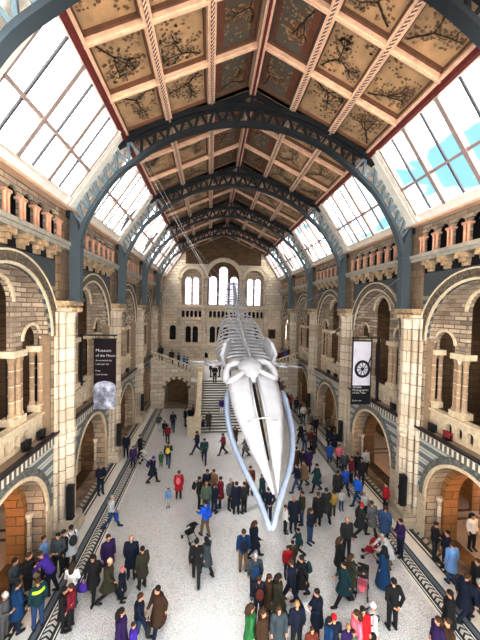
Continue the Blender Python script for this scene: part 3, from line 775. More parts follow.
# lower jaws
JP = {-1: [(-.88, 16.1, 7.05), (-.97, 15.3, 6.15), (-.80, 14.2, 5.3), (-.42, 13.1, 4.62), (0.1, 11.9, 3.9), (.40, 10.75, 3.33)], 1: [(1.95, 16.1, 7.0), (2.12, 15.2, 6.1), (2.06, 14.1, 5.3), (1.7, 13.0, 4.62), (1.0, 11.8, 3.9), (.46, 10.75, 3.33)]}
for s_ in (-1, 1):
    P = JP[s_]; pts = []
    for i in range(len(P) - 1):
        p0 = P[max(i - 1, 0)]; p1 = P[i]; p2 = P[i + 1]; p3 = P[min(i + 2, len(P) - 1)]
        for k in range(6):
            t = k / 6; pts.append([.5 * (2 * p1[j] + (p2[j] - p0[j]) * t + (2 * p0[j] - 5 * p1[j] + 4 * p2[j] - p3[j]) * t * t + (3 * p1[j] - p0[j] - 3 * p2[j] + p3[j]) * t ** 3) for j in range(3)])
    pts.append(P[-1]); n = len(pts)
    rs = [.19 - .06 * k / (n - 1) for k in range(n)]; rs[0] = .1; rs[1] = .18; rs[3] = .24; rs[-1] = .07
    m = MB(); m.tube(pts, rs, 10, .85); wpart(m, 'lower_jaw_bone', M['boneb'])
# shoulder blades and flippers
for s_, sh, arm in ((-1, (-.95, 18.6, 8.55), [(-1.05, 18.3, 8.15), (-1.5, 18.5, 7.95), (-2.2, 18.9, 8.02), (-2.9, 19.2, 8.05), (-3.45, 19.4, 8.02)]),
                    (1, (1.75, 18.6, 8.6), [(1.85, 18.3, 8.15), (2.3, 18.5, 7.95), (2.9, 18.7, 7.85), (3.5, 18.9, 7.8), (3.95, 19.0, 7.72)])):
    m = MB(); c = Vector(sh)
    fan = [c + Vector((s_ * .05, -.5, -.65)), c + Vector((s_ * .25, -.75, .1)), c + Vector((s_ * .05, -.35, .75)), c + Vector((-s_ * .2, .2, 1.0)), c + Vector((-s_ * .3, .8, .7)), c + Vector((-s_ * .1, .6, -.1))]
    th = Vector((s_ * .09, 0, 0)); m.add([p + th for p in fan] + [p - th for p in fan], [tuple(range(6)), tuple(range(6, 12))[::-1]] + [(k, (k + 1) % 6, 6 + (k + 1) % 6, 6 + k) for k in range(6)])
    wpart(m, 'shoulder_blade', M['bone'])
    fl_ = empty('flipper'); fl_.parent = wh; fl_.matrix_parent_inverse = WINV
    m = MB(); m.tube([arm[0], ((Vector(arm[0]) + Vector(arm[1])) / 2), arm[1]], [.2, .13, .17], 8); m.build('upper_arm_bone', M['bone'], fl_)
    for dy in (-.1, .12):
        m = MB(); m.tube([Vector(arm[1]) + Vector((0, dy, dy * .4)), Vector(arm[2]) + Vector((0, dy * 1.2, dy * .4))], [.1, .085], 7); m.build('forearm_bone', M['bone'], fl_)
    for f_ in range(4):
        dy = -.24 + .16 * f_; m = MB(); a, b = Vector(arm[2]), Vector(arm[4]); L_ = (.8, 1, .95, .7)[f_]
        pts = [a + (b - a) * L_ * t + Vector((0, dy * (1 + .8 * sin(pi * t)), -dy * .3)) for t in (0, .12, .2, .32, .4, .52, .6, .72, .8, 1)]
        m.tube(pts, [.055, .04, .06, .036, .055, .034, .048, .03, .038, .018], 6); m.build('finger_bones', M['bone'], fl_)
# suspension cables: each runs from a truss down to the bones
for k, (p, q, lab) in enumerate([((-5.85, YP(0), 19.3), (.3, 20.5, 9.3), 'thin steel cable from the left roof edge down to the front ribs of the whale'),
                  ((-5.6, YP(1), 19.2), (.4, 26.0, 10.8), 'thin steel cable from the second arch, left side, to the middle of the whale spine'),
                  ((-5.2, YP(2), 19.3), (.6, 33.0, 12.9), 'thin steel cable from the third arch, left side, down to the whale tail'),
                  ((-5.6, YP(0), 19.4), (.45, 17.6, 8.6), 'thin steel cable from the left roof edge down to the back of the whale skull'),
                  ((8.3, YP(1), 13.5), (2.2, 25.5, 10.0), 'thin steel cable slanting from the right-hand iron leg down to the whale ribs'),
                  ((8.2, YP(0), 13.2), (3.3, 18.8, 7.9), 'thin steel cable slanting from the nearest right-hand iron leg to the whale flipper')]):
    m = MB(); m.tube([p, q], .011, 5); o = m.build('suspension_cable', M['steel']); tag(o, lab, 'cable', 'cables holding up the whale')
# ------------------------------------------------------------------ banners, loudspeakers, lamps on the ledges
def text_mesh(s, size, mat, font_scale=1.0):
    cu = bpy.data.curves.new('lettering', 'FONT'); cu.body = s; cu.size = size; cu.align_x = 'LEFT'; cu.extrude = .004
    o = bpy.data.objects.new('lettering_source', cu); COL.objects.link(o)
    dg = bpy.context.evaluated_depsgraph_get(); me = bpy.data.meshes.new_from_object(o.evaluated_get(dg)); bpy.data.objects.remove(o)
    me.materials.clear(); me.materials.append(mat); return me
M['bannerdark'] = plain('deep_maroon_fabric', (.022, .008, .012), .8)
M['bannerblack'] = plain('black_fabric', (.012, .012, .014), .8)
M['letter'] = plain('white_lettering', (.85, .85, .85), .6)
M['photo'] = plain('pale_lilac_print', (.74, .72, .78), .6, 0, .12, 2)
def moon():
    t = NT('grey_blue_moon_print'); P = t.pos()[0]
    n = t.noise(1.6, P, 6, .6); n2 = t.noise(7, P, 3)
    c = t.ramp(n, [(.38, (.10, .11, .15)), (.50, (.42, .44, .52)), (.62, (.80, .81, .88))]); c = t.mix(t.math('MULTIPLY', n2, .5), c, (.6, .62, .7))
    return t.done(c, .6)
M['moon'] = moon()
# left banner: faces the camera, hung from a rod on a stand at the gallery edge
bn = empty('hanging_banner', (-8.2, 19.4, 4.95)); tag(bn, 'dark maroon banner with white lettering above a pale moon picture, left side', 'banner', 'hanging exhibition banners')
def sub(mb, name, mat, root):
    o = mb.build(name, mat, root); o.matrix_parent_inverse = Matrix.Translation(root.location).inverted(); return o
def subm(me, name, root, loc, rot=(pi / 2, 0, 0)):
    o = inst(name, me, root, loc, rot); o.location = Vector(loc) - root.location; return o
BX0, BX1, BZ0, BZ1, BY = -8.86, -7.56, 5.05, 9.33, 19.4
sub(MB().box(BX0, BX1, BY - .01, BY + .02, BZ0 + 1.45, BZ1), 'banner_cloth', M['bannerdark'], bn)
mm = MB(); cx_ = (BX0 + BX1) / 2; hw = (BX1 - BX0) / 2
pts = [(BX0, BZ0), (BX1, BZ0)] + [(cx_ + hw * cos(pi * k / 12), BZ0 + 1.35 + .38 * sin(pi * k / 12)) for k in range(13)]
n = len(pts); mm.add([(x, y, z) for y in (BY - .03, BY - .012) for x, z in pts], [tuple(range(n)), tuple(range(n, 2 * n))[::-1]] + [(k, (k + 1) % n, n + (k + 1) % n, n + k) for k in range(n)])
sub(mm, 'moon_picture', M['moon'], bn)
for k, (s_, sz, z) in enumerate((('Museum', .27, 8.55), ('of the Moon', .23, 8.25), ('An artwork by', .16, 7.98), ('Luke Jerram', .16, 7.76), ('Free', .16, 7.35), ('Until Sunday', .14, 7.13))):
    subm(text_mesh(s_, sz, M['letter']), 'lettering', bn, (BX0 + .11, BY - .03, z))
m = MB(); m.tube([(BX0 - .75, BY, BZ1 + .22), (BX1 + .05, BY, BZ1 + .22)], .045, 6); m.tube([(BX0 + .1, BY, BZ1), (BX0 + .1, BY, BZ1 + .22)], .015, 5); m.tube([(BX1 - .1, BY, BZ1), (BX1 - .1, BY, BZ1 + .22)], .015, 5)
m.box(BX0 - .1, BX1 + .1 - .05, BY - .03, BY + .03, BZ1 - .03, BZ1 + .03); sub(m, 'hanging_rod', M['blackmat'], bn)
m = MB(); m.box(BX0 - .8, BX0 - .66, BY - .07, BY + .07, 5.44, BZ1 + .26); m.box(BX0 - 1.0, BX0 - .46, BY - .2, BY + .2, 5.43, 5.5); sub(m, 'support_post', M['blackmat'], bn)
# right banner
bn = empty('hanging_banner', (8.3, 19.4, 4.95)); tag(bn, 'black and white banner with a ring-shaped photograph above black lettered panel, right side', 'banner', 'hanging exhibition banners')
BX0, BX1, BZ0, BZ1 = 7.4, 8.72, 5.2, 9.4
sub(MB().box(BX0, BX1, BY - .01, BY + .02, BZ0, 6.45), 'lettered_panel', M['bannerblack'], bn)
sub(MB().box(BX0 + .04, BX1 - .04, BY - .01, BY + .02, 6.45, BZ1), 'picture_panel', M['photo'], bn)
m = MB(); rc = (8.12, 7.55); 
m.tube([(rc[0] + .46 * cos(2 * pi * k / 20), BY - .02, rc[1] + .5 * sin(2 * pi * k / 20)) for k in range(21)], .085, 5)
for k in range(9):
    a = 2 * pi * k / 9; m.bar((rc[0] + .14 * cos(a), BY - .02, rc[1] + .14 * sin(a)), (rc[0] + .42 * cos(a + .25), BY - .02, rc[1] + .44 * sin(a + .25)), .05, .02)
m.ball((rc[0], BY - .02, rc[1]), (.12, .012, .12), 8, 4)
m.bar((8.5, BY - .018, 7.9), (8.66, BY - .018, 8.35), .16, .02); sub(m, 'ring_photograph', M['blackmat'], bn)
for k, (s_, sz, z) in enumerate((('Wildlife', .2, 6.28), ('Photographer', .2, 6.1), ('of the Year', .2, 5.92), ('Book now', .15, 5.42))):
    subm(text_mesh(s_, sz, M['letter']), 'lettering', bn, (BX0 + .08, BY - .03, z))
m = MB(); m.tube([(BX0 - .05, BY, BZ1 + .2), (BX1 + .5, BY, BZ1 + .2)], .045, 6); m.box(BX0 - .02, BX1 + .02, BY - .03, BY + .03, BZ1 - .03, BZ1 + .04)
for x in (BX0 + .02, BX1 - .02): m.box(x - .03, x + .03, BY - .025, BY + .025, BZ0, BZ1 + .2)
sub(m, 'hanging_rod', M['blackmat'], bn)
m = MB(); m.box(BX1 + .4, BX1 + .54, BY - .07, BY + .07, 5.44, BZ1 + .24); m.box(BX1 + .2, BX1 + .74, BY - .2, BY + .2, 5.43, 5.5); sub(m, 'support_post', M['blackmat'], bn)
# column loudspeakers on the piers
SPK = {(-1, 0): 'tall black column loudspeaker low on the nearest left pier', (-1, 1): 'tall black column loudspeaker low on the second left pier, behind the moon banner',
       (-1, 2): 'small-looking black column loudspeaker on the third left pier, near the archway', (1, 0): 'tall black column loudspeaker low on the nearest right pier',
       (1, 1): 'tall black column loudspeaker on the second right pier, above the queue', (1, 2): 'small-looking black column loudspeaker on the third right pier, beside the whale skull'}
for (sg, i), lab in SPK.items():
    y = YP(i) - .72; x = sg * 8.35
    t = empty('column_loudspeaker', (x, y, 1.2)); tag(t, lab, 'loudspeaker', 'black column loudspeakers on the piers')
    m = MB(); m.box(-.13, .13, -.16, .14, 0, 1.55); m.box(-.145, .145, -.1, .15, -.03, .03).box(-.145, .145, -.1, .15, 1.52, 1.58); m.build('cabinet', M['blackmat'], t)
    m = MB(); m.box(-.105, .105, -.185, -.16, .05, 1.5); m.build('grille', M['irond'], t)
    m = MB(); m.box(-.05, .05, .14, .34, .7, .85); m.build('wall_bracket', M['blackmat'], t)
# floodlights and kit on the gallery ledges
FLD = [(-1, 0 - 1, 2.3, 'black floodlight on the left ledge beside the nearest left pier'), (-1, -1, 1.2, 'black floodlight on the left ledge at the left edge of the view'),
       (1, -1, 2.35, 'black floodlight on the right ledge beside the nearest right pier'), (1, -1, 1.35, 'red-topped dark floodlight in the middle of the nearest right ledge'),
       (-1, 1, -1.6, 'small floodlight on the left ledge just beyond the moon banner'), (-1, 1, .8, 'small floodlight on the left ledge midway behind the moon banner'),
       (1, 0, -2.2, 'small floodlight on the right ledge between the nearest pier and the photo banner'), (1, 1, .2, 'small floodlight on the right ledge beyond the photo banner'), (1, 1, -1.4, 'small floodlight on the right ledge close behind the second right pier')]
for k, (sg, i, a, lab) in enumerate(FLD):
    t = empty('floodlight', (sg * (WX + .12), YP(i) + H2 + a, 5.44), 0 if sg < 0 else pi); tag(t, lab, 'floodlight', 'floodlights on the gallery ledges')
    m = MB(); m.box(-.12, .12, -.2, .2, 0, .03); m.box(-.02, .02, -.24, -.2, 0, .26).box(-.02, .02, .2, .24, 0, .26); m.build('bracket', M['blackmat'], t)
    m = MB(); m.add([(-.13, y, z) for y, z in ((-.19, .08), (.19, .08), (.19, .36), (-.19, .36))] + [(.1, y, z) for y, z in ((-.15, .14), (.15, .14), (.15, .42), (-.15, .42))], [(0, 1, 2, 3), (7, 6, 5, 4), (0, 4, 5, 1), (1, 5, 6, 2), (2, 6, 7, 3), (3, 7, 4, 0)])
    m.build('lamp_housing', plain('red_lamp_hood', (.35, .03, .05), .5) if k == 3 else M['blackmat'], t)
    MB().box(-.145, -.13, -.16, .16, .11, .33).build('lamp_glass', M['white'], t)
# timber benches and display plinth seen through the arches
def bench(loc, rz, lab, L_=1.6):
    t = empty('wooden_bench', loc, rz); tag(t, lab, 'bench')
    MB().box(-L_ / 2, L_ / 2, -.25, .25, .42, .48).build('seat', M['wood'], t)
    for s_ in (-1, 1): MB().box(s_ * (L_ / 2 - .2) - .05, s_ * (L_ / 2 - .2) + .05, -.22, .22, 0, .42).build('leg', M['wood'], t)
    MB().box(-L_ / 2, L_ / 2, .2, .26, .48, .95).build('backrest', M['wood'], t)
bench((11.6, YP(0) + 4.2, 0), -pi / 2, 'lit timber bench inside the right-hand arch behind the photo banner', 2.6)
t = empty('display_plinth', (12.3, YP(0) + 2.2, 0)); tag(t, 'tall ochre timber display plinth inside the right arch under the photo banner', 'plinth')
MB().box(-.6, .6, -.75, .75, 0, 1.5).build('plinth_body', M['wood'], t); MB().box(-.66, .66, -.8, .8, 1.5, 1.58).build('plinth_top', M['mould'], t)
# steps at the back of the two nearest alcoves
for sg, lab in ((1, 'broad stone steps inside the nearest right arch'), (-1, 'broad stone steps inside the nearest left arch')):
    t = empty('stone_steps', (sg * 11.9, YP(-1) + H2, 0)); tag(t, lab, 'steps')
    for k in range(3): x0, x1 = sorted((sg * (.35 * k), sg * 2.0)); MB().box(x0, x1, -3.2, 3.2, .16 * k, .16 * (k + 1)).build('step', M['mould'] if k % 2 == 0 else M['aisle'], t)
t = empty('display_case', (10.9, 9.6, 0)); tag(t, 'long low white display case at the right edge inside the nearest right arch', 'display case')
MB().box(-.55, .55, -1.0, 1.0, .1, .85).build('case_body', M['white'], t); MB().box(-.6, .6, -1.05, 1.05, .85, .92).build('case_top', M['mould'], t); MB().box(-.5, .5, -.95, .95, 0, .1).build('plinth', M['blackmat'], t)
# small framed picture and statue in the end wall
t = empty('framed_painting', (7.5, BACK - .3, 6.9)); tag(t, 'small dark framed painting on the end wall right of the whale', 'painting')
MB().box(-.6, .6, .15, .28, 0, 1.5).build('picture_frame', M['wood'], t); MB().box(-.48, .48, .12, .16, .12, 1.38).build('canvas', M['irond'], t)
t = empty('bronze_bust', (-7.4, BACK + .3, 6.61)); tag(t, 'dark bust standing in the arched niche at the left of the end wall', 'statue')
m = MB(); m.ball((0, 0, .55), (.3, .2, .3)); m.ball((0, 0, 1.0), (.14, .16, .2)); m.tube([(0, 0, .7), (0, 0, .95)], [.12, .09], 8); m.build('bust', M['irond'], t); MB().lathe((0, 0, 0), [(.22, 0), (.16, .08), (.12, .3), (.2, .34)], 10).build('pedestal', M['irond'], t)

# pushchairs
CLOTH = {}
def cloth(name, c):
    k = 'cloth_' + name
    if k not in CLOTH: CLOTH[k] = plain(name + '_cloth', c, .85, 0, .18, 30)
    return CLOTH[k]
def pushchair(loc, rz, mat, lab):
    t = empty('pushchair', loc, rz); t.scale = (.85, .85, .85); tag(t, lab, 'pushchair', 'pushchairs among the crowd')
    m = MB()
    for s_ in (-.24, .24):
        m.tube([(s_, .42, .12), (s_, -.1, .62), (s_, -.42, 1.05)], .018, 6); m.tube([(s_, -.35, .12), (s_, .05, .5)], .018, 6)
    m.tube([(-.24, -.42, 1.05), (.24, -.42, 1.05)], .022, 6); m.tube([(-.24, -.35, .12), (.24, -.35, .12)], .015, 6); m.build('frame', M['blackmat'], t)
    m = MB(); m.box(-.2, .2, -.12, .25, .42, .5); m.bar((0, -.1, .45), (0, -.25, .85), .3, .06); m.bar((0, .25, .45), (0, .34, .28), .24, .05); m.build('seat', mat, t)
    m = MB(); n = 8; vs = []
    for k in range(n + 1):
        a = pi * .05 + pi * .6 * k / n
        for x in (-.23, 0, .23): vs.append((x, -.25 + .34 * cos(a) * (1 if x else 1.08), .72 + .34 * sin(a) * (1 if x else 1.1)))
    m.add(vs, [(3 * k + j, 3 * k + j + 1, 3 * k + 4 + j, 3 * k + 3 + j) for k in range(n) for j in range(2)]); m.build('hood', M['blackmat'] if 'pink' in lab else mat, t)
    for x, y in ((-.26, .42), (.26, .42), (-.26, -.35), (.26, -.35)):
        m = MB(); m.tube([(x - .02, y, .1), (x + .02, y, .1)], .1, 12); m.build('wheel', M['blackmat'], t)
# ------------------------------------------------------------------ people
def remeshed(mb, voxel, it=4):
    me = mb.mesh('raw', M['bone']); o = bpy.data.objects.new('raw', me); COL.objects.link(o)
    md = o.modifiers.new('r', 'REMESH'); md.mode = 'VOXEL'; md.voxel_size = voxel; md.use_smooth_shade = True
    ms = o.modifiers.new('s', 'SMOOTH'); ms.iterations = it; ms.factor = .5
    dg = bpy.context.evaluated_depsgraph_get(); dg.update(); out = bpy.data.meshes.new_from_object(o.evaluated_get(dg))
    bpy.data.objects.remove(o); bpy.data.meshes.remove(me)
    vs = [tuple(v.co) for v in out.vertices]; fs = [tuple(p.vertices) for p in out.polygons]; bpy.data.meshes.remove(out)
    return vs, fs
V = Vector
def pose(kind):
    P = dict(pel=V((0, 0, .92)), waist=V((0, 0, 1.06)), chest=V((0, 0, 1.28)), neck=V((0, .0, 1.45)), head=V((0, .02, 1.59)))
    for s, k in ((-1, 'L'), (1, 'R')):
        P['sh' + k] = V((s * .175, 0, 1.39)); P['el' + k] = V((s * .225, -.03, 1.11)); P['wr' + k] = V((s * .23, .05, .87)); P['ha' + k] = V((s * .225, .08, .78))
        P['hip' + k] = V((s * .09, 0, .88)); P['kn' + k] = V((s * .1, .015, .48)); P['an' + k] = V((s * .11, 0, .08))
    if kind in ('walk', 'stride'):
        q = .26 if kind == 'walk' else .34
        P['knL'] = V((-.095, .17, .49)); P['anL'] = V((-.1, q, .09)); P['knR'] = V((.095, -.03, .47)); P['anR'] = V((.1, -q - .04, .14))
        P['elL'] = V((-.22, -.12, 1.13)); P['wrL'] = V((-.21, -.12, .9)); P['haL'] = V((-.205, -.11, .81)); P['elR'] = V((.22, .07, 1.13)); P['wrR'] = V((.2, .24, .98)); P['haR'] = V((.19, .32, .95))
        P['head'] = V((0, .05, 1.575))
    if kind in ('front', 'phone'):
        h = 1.04 if kind == 'front' else 1.22
        for s, k in ((-1, 'L'), (1, 'R')):
            P['el' + k] = V((s * .23, .03, 1.12)); P['wr' + k] = V((s * .1, .24, h)); P['ha' + k] = V((s * .04, .3, h + .03))
        P['head'] = V((0, .05, 1.575))
    if kind == 'behind':
        for s, k in ((-1, 'L'), (1, 'R')):
            P['el' + k] = V((s * .27, -.1, 1.13)); P['wr' + k] = V((s * .1, -.18, .93)); P['ha' + k] = V((s * .03, -.19, .88))
    if kind == 'push':
        for s, k in ((-1, 'L'), (1, 'R')):
            P['el' + k] = V((s * .23, .08, 1.15)); P['wr' + k] = V((s * .19, .34, 1.06)); P['ha' + k] = V((s * .18, .42, 1.05))
        P['knL'] = V((-.095, .1, .48)); P['anL'] = V((-.1, .14, .08)); P['anR'] = V((.1, -.16, .09)); P['knR'] = V((.095, -.02, .48))
    if kind == 'lean':
        for k in ('waist', 'chest', 'neck', 'head', 'shL', 'shR'):
            a = .5; p = P[k]; dz = p.z - .92; P[k] = V((p.x, p.y + dz * sin(a), .92 + dz * cos(a)))
        for s, k in ((-1, 'L'), (1, 'R')):
            P['el' + k] = V((s * .23, .42, 1.08)); P['wr' + k] = V((s * .13, .62, 1.02)); P['ha' + k] = V((s * .1, .7, 1.02))
        P['anR'] = V((.12, -.2, .09)); P['knR'] = V((.1, -.08, .48))
    if kind == 'sit':
        dz = .42
        for k in list(P):
            if k[:2] not in ('kn', 'an'): P[k] = P[k] - V((0, 0, dz))
        for s, k in ((-1, 'L'), (1, 'R')):
            P['kn' + k] = V((s * .11, .42, .5)); P['an' + k] = V((s * .12, .42, .08)); P['el' + k] = V((s * .22, .1, .74)); P['wr' + k] = V((s * .13, .32, .62)); P['ha' + k] = V((s * .1, .4, .6))
    return P
KINDS = ['stand', 'walk', 'stride', 'front', 'phone', 'behind', 'push', 'lean', 'sit']
SKINM = {'light': plain('light_skin', (.62, .38, .27), .6, 0, .05), 'tan': plain('tan_skin', (.42, .24, .15), .6, 0, .05), 'dark': plain('dark_skin', (.13, .07, .045), .6, 0, .05)}
EYE = plain('dark_eye', (.02, .015, .015), .3); LIP = plain('lip', (.40, .12, .10), .5); SHOE = plain('dark_shoe', (.02, .018, .018), .5)
BODY = {}; JK = {}; CT = {}; RB = {}; TR = {}; SH = {}; PO = {}
def limb(m, pts, rs, n=10):
    m.tube(pts, rs, n)
    for p, r in zip(pts, rs): m.ball(p, r, 8, 6)
for kd in KINDS:
    P = PO[kd] = pose(kd)
    up = (P['neck'] - P['pel']).normalized()
    m = MB()
    m.tube([P['pel'] - up * .06, P['pel'], P['waist'], P['chest'], P['chest'] + up * .09, P['neck'] - up * .02], [.11, .13, .115, .14, .12, .06], 12, 1.0)
    m.ball(P['chest'], (.165, .11, .15)); m.ball(P['pel'], (.155, .11, .12))
    m.tube([P['neck'] - up * .05, P['head'] - V((0, .02, .06))], [.055, .05], 10)
    h = P['head']; m.ball(h + V((0, -.01, .02)), (.077, .095, .098), 12, 8); m.ball(h + V((0, .022, -.05)), (.055, .062, .062), 10, 6)
    m.ball(h + V((0, .098, -.012)), (.014, .02, .02), 6, 4)
    for s in (-1, 1): m.ball(h + V((s * .08, -.005, -.005)), (.012, .02, .03), 6, 4)
    for k in 'LR':
        limb(m, [P['sh' + k], P['el' + k], P['wr' + k]], [.055, .04, .028]); m.tube([P['chest'] + up * .08, P['sh' + k]], [.07, .055], 8)
        d = (P['ha' + k] - P['wr' + k]).normalized(); m.tube([P['wr' + k], P['wr' + k] + d * .05, P['ha' + k]], [.026, .038, .032], 8)
        limb(m, [P['hip' + k], P['kn' + k], P['an' + k]], [.085, .055, .038])
        a = P['an' + k]; m.tube([a + V((0, -.04, -.03)), a + V((0, .06, -.04)), a + V((0, .15, -.055))], [.035, .037, .025], 8)
    vs, fs = remeshed(m, .014, 3)
    b = MB(); b.smooth = True; b.add(vs, fs)
    for k, s in (('L', -1), ('R', 1)):
        d = (P['ha' + k] - P['wr' + k]).normalized(); x = d.cross(V((0, 0, 1))); x = (x if x.length > .1 else V((0, 1, 0))).normalized(); nrm = x.cross(d)
        for f_, (off, ln) in enumerate(((-.027, .055), (-.009, .068), (.009, .064), (.026, .05))):
            b0 = P['ha' + k] + x * off; b.tube([b0, b0 + d * ln * .5 + nrm * .004, b0 + d * ln - nrm * .012], [.0095, .0085, .006], 5)
        b0 = P['wr' + k] + d * .04 - x * .03 ; b.tube([b0, b0 + d * .03 - x * .02, b0 + d * .06 - x * .022], [.011, .009, .007], 5)
    b.cur = 1
    for s in (-1, 1): b.ball(h + V((s * .03, .079, .005)), (.011, .008, .008), 6, 4)
    b.cur = 2; b.ball(h + V((0, .08, -.055)), (.02, .008, .006), 6, 4)
    BODY[kd] = b.mesh('person_body', [SKINM['light'], EYE, LIP])
    # clothing grown from the same skeleton
    def top(hem, flare, extra):
        m = MB(); sitting = kd == 'sit'
        lo = P['pel'] - up * (.10 if not sitting else .04)
        m.tube([lo, P['pel'], P['waist'], P['chest'], P['chest'] + up * .1, P['neck'] - up * .01], [.15 + extra, .165 + extra, .148 + extra, .165 + extra, .145 + extra, .075], 14)
        m.ball(P['chest'] + up * .01, (.195 + extra, .14 + extra, .16)); m.ball(P['pel'] + up * .0, (.185 + extra, .145 + extra, .12))
        for k in 'LR':
            limb(m, [P['sh' + k], P['el' + k], P['wr' + k] * .92 + P['el' + k] * .08], [.075 + extra * .4, .06 + extra * .4, .044 + extra * .3]); m.tube([P['chest'] + up * .09, P['sh' + k]], [.09, .072], 8)
        if hem and not sitting:
            yc = (P['anL'].y + P['anR'].y) / 2 * (.95 - hem) * .8; dep = abs(P['anL'].y - P['anR'].y) * (.95 - hem) * .35
            n = 16; ringv = []
            for z, rx, ry, yo in ((.95, .175 + extra, .14 + extra, 0), ((hem + .95) / 2, .185 + extra + flare * .5, .155 + extra + flare * .5 + dep * .5, yc * .5), (hem, .19 + extra + flare, .165 + extra + flare + dep, yc)):
                ringv.append([(rx * cos(2 * pi * k / n) * (1 + .04 * (k % 2)), yo + ry * sin(2 * pi * k / n) * (1 + .04 * (k % 2)), z) for k in range(n)])
            fl_ = [p for r_ in ringv for p in r_]
            m.add(fl_, [(i * n + k, i * n + (k + 1) % n, (i + 1) * n + (k + 1) % n, (i + 1) * n + k) for i in range(2) for k in range(n)] + [tuple(range(n))[::-1], tuple(range(2 * n, 3 * n))])
        vs, fs = remeshed(m, .02, 3); q = MB(); q.smooth = True; q.add(vs, fs); return q
    JK[kd] = top(0, 0, .0).mesh('jacket', M['bone'])
    CT[kd] = top(.55, .035, .012).mesh('coat', M['bone'])
    if kd in ('stand', 'walk', 'front', 'push'): RB[kd] = top(.12, .10, .02).mesh('long_robe', M['bone'])
    m = MB(); m.tube([P['pel'] + up * .07, P['pel'], P['pel'] - V((0, 0, .07))], [.14, .15, .12], 12)
    for k in 'LR': limb(m, [P['hip' + k], P['kn' + k], P['an' + k] + V((0, 0, .02))], [.1, .072, .055])
    vs, fs = remeshed(m, .018, 2); q = MB(); q.smooth = True; q.add(vs, fs); TR[kd] = q.mesh('trousers', M['bone'])
    SH[kd] = []
    for k in 'LR':
        a = P['an' + k]; q = MB(); q.tube([a + V((0, -.07, -.03)), a + V((0, -.03, -.035)), a + V((0, .07, -.042)), a + V((0, .16, -.052)), a + V((0, .19, -.058))], [.03, .045, .045, .04, .02], 8); SH[kd].append(q.mesh('shoe', SHOE))
def hair_mesh(kind):
    q = MB()
    if kind == 'short':
        q.ball((0, -.022, .04), (.086, .098, .092), 12, 8)
    elif kind == 'long':
        q.ball((0, -.022, .04), (.09, .1, .095), 12, 8); q.tube([(0, -.07, .04), (0, -.105, -.06), (0, -.12, -.17), (0, -.125, -.27)], [.08, .09, .085, .04], 10, 1.1)
    elif kind == 'bun':
        q.ball((0, -.022, .04), (.086, .098, .092), 12, 8); q.ball((0, -.11, .1), .045, 8, 6)
    elif kind == 'hat':
        q.ball((0, -.012, .055), (.092, .105, .095), 12, 8); q.ball((0, -.01, .16), .03, 6, 4); q.tube([(0, 0, .02), (0, 0, .055)], [.1, .098], 12)
    elif kind == 'scarf':
        q.ball((0, -.025, .02), (.1, .11, .125), 12, 8); q.tube([(0, -.03, .0), (0, -.02, -.12), (0, -.02, -.26)], [.1, .12, .19], 12)
    elif kind == 'bald':
        q.tube([(0, -.06, -.02), (0, -.075, .02)], [.07, .07], 10)
    return q.mesh('hair', M['bone'])
HR = {k: hair_mesh(k) for k in ('short', 'long', 'bun', 'hat', 'scarf', 'bald')}
HC = {'black': plain('black_hair', (.018, .014, .013), .6), 'brown': plain('brown_hair', (.09, .045, .022), .6), 'fair': plain('fair_hair', (.42, .28, .14), .6), 'grey': plain('grey_hair', (.42, .41, .40), .6)}
def pack_mesh():
    q = MB(); q.ball((0, -.255, -.06), (.15, .095, .22), 10, 8); q.ball((0, -.33, -.12), (.11, .05, .11), 8, 6); r_, s_ = remeshed(q, .02, 2)
    z = MB(); z.smooth = True; z.add(r_, s_)
    for s in (-1, 1): z.tube([(s * .1, -.18, .12), (s * .115, -.02, .16), (s * .12, .14, .1), (s * .12, .155, -.04), (s * .13, -.1, -.2)], .018, 5)
    return z.mesh('backpack', M['bone'])
PACK = pack_mesh()
BAG = MB().tube([(0, 0, 0), (0, .0, -.02), (0, 0, -.28), (0, 0, -.3)], [.1, .15, .17, .12], 10, .5).tube([(-.1, 0, 0), (-.07, 0, .16), (.0, 0, .2), (.07, 0, .16), (.1, 0, 0)], .012, 5).mesh('handbag', M['bone'])
PAPER = MB().box(-.14, .14, -.1, .1, 0, .004).box(-.005, .005, -.1, .1, .004, .008).mesh('folded_map', M['letter'])
C = {'black': (.02, .02, .023), 'navy': (.012, .02, .05), 'blue': (.03, .13, .55), 'bright blue': (.02, .20, .75), 'pale blue': (.25, .42, .66), 'denim': (.05, .11, .24), 'dark denim': (.018, .035, .08),
     'grey': (.16, .165, .17), 'dark grey': (.035, .037, .04), 'pale grey': (.60, .62, .64), 'white': (.80, .80, .80), 'red': (.50, .02, .035), 'dark red': (.25, .02, .04), 'pink': (.78, .25, .32),
     'purple': (.05, .02, .12), 'violet': (.12, .05, .42), 'green': (.05, .22, .08), 'olive': (.065, .06, .035), 'teal': (.015, .07, .085), 'brown': (.09, .045, .022), 'tan': (.32, .20, .11), 'khaki': (.28, .18, .09),
     'mustard': (.50, .36, .08), 'rust': (.20, .05, .03), 'beige': (.62, .50, .38), 'cobalt': (.012, .075, .20), 'sage': (.14, .20, .14), 'yellow': (.85, .70, .15), 'lime': (.55, .95, .10), 'slate': (.08, .105, .12)}
def setmat(o, m): 
    o.material_slots[0].link = 'OBJECT'; o.material_slots[0].material = m
USED = {}
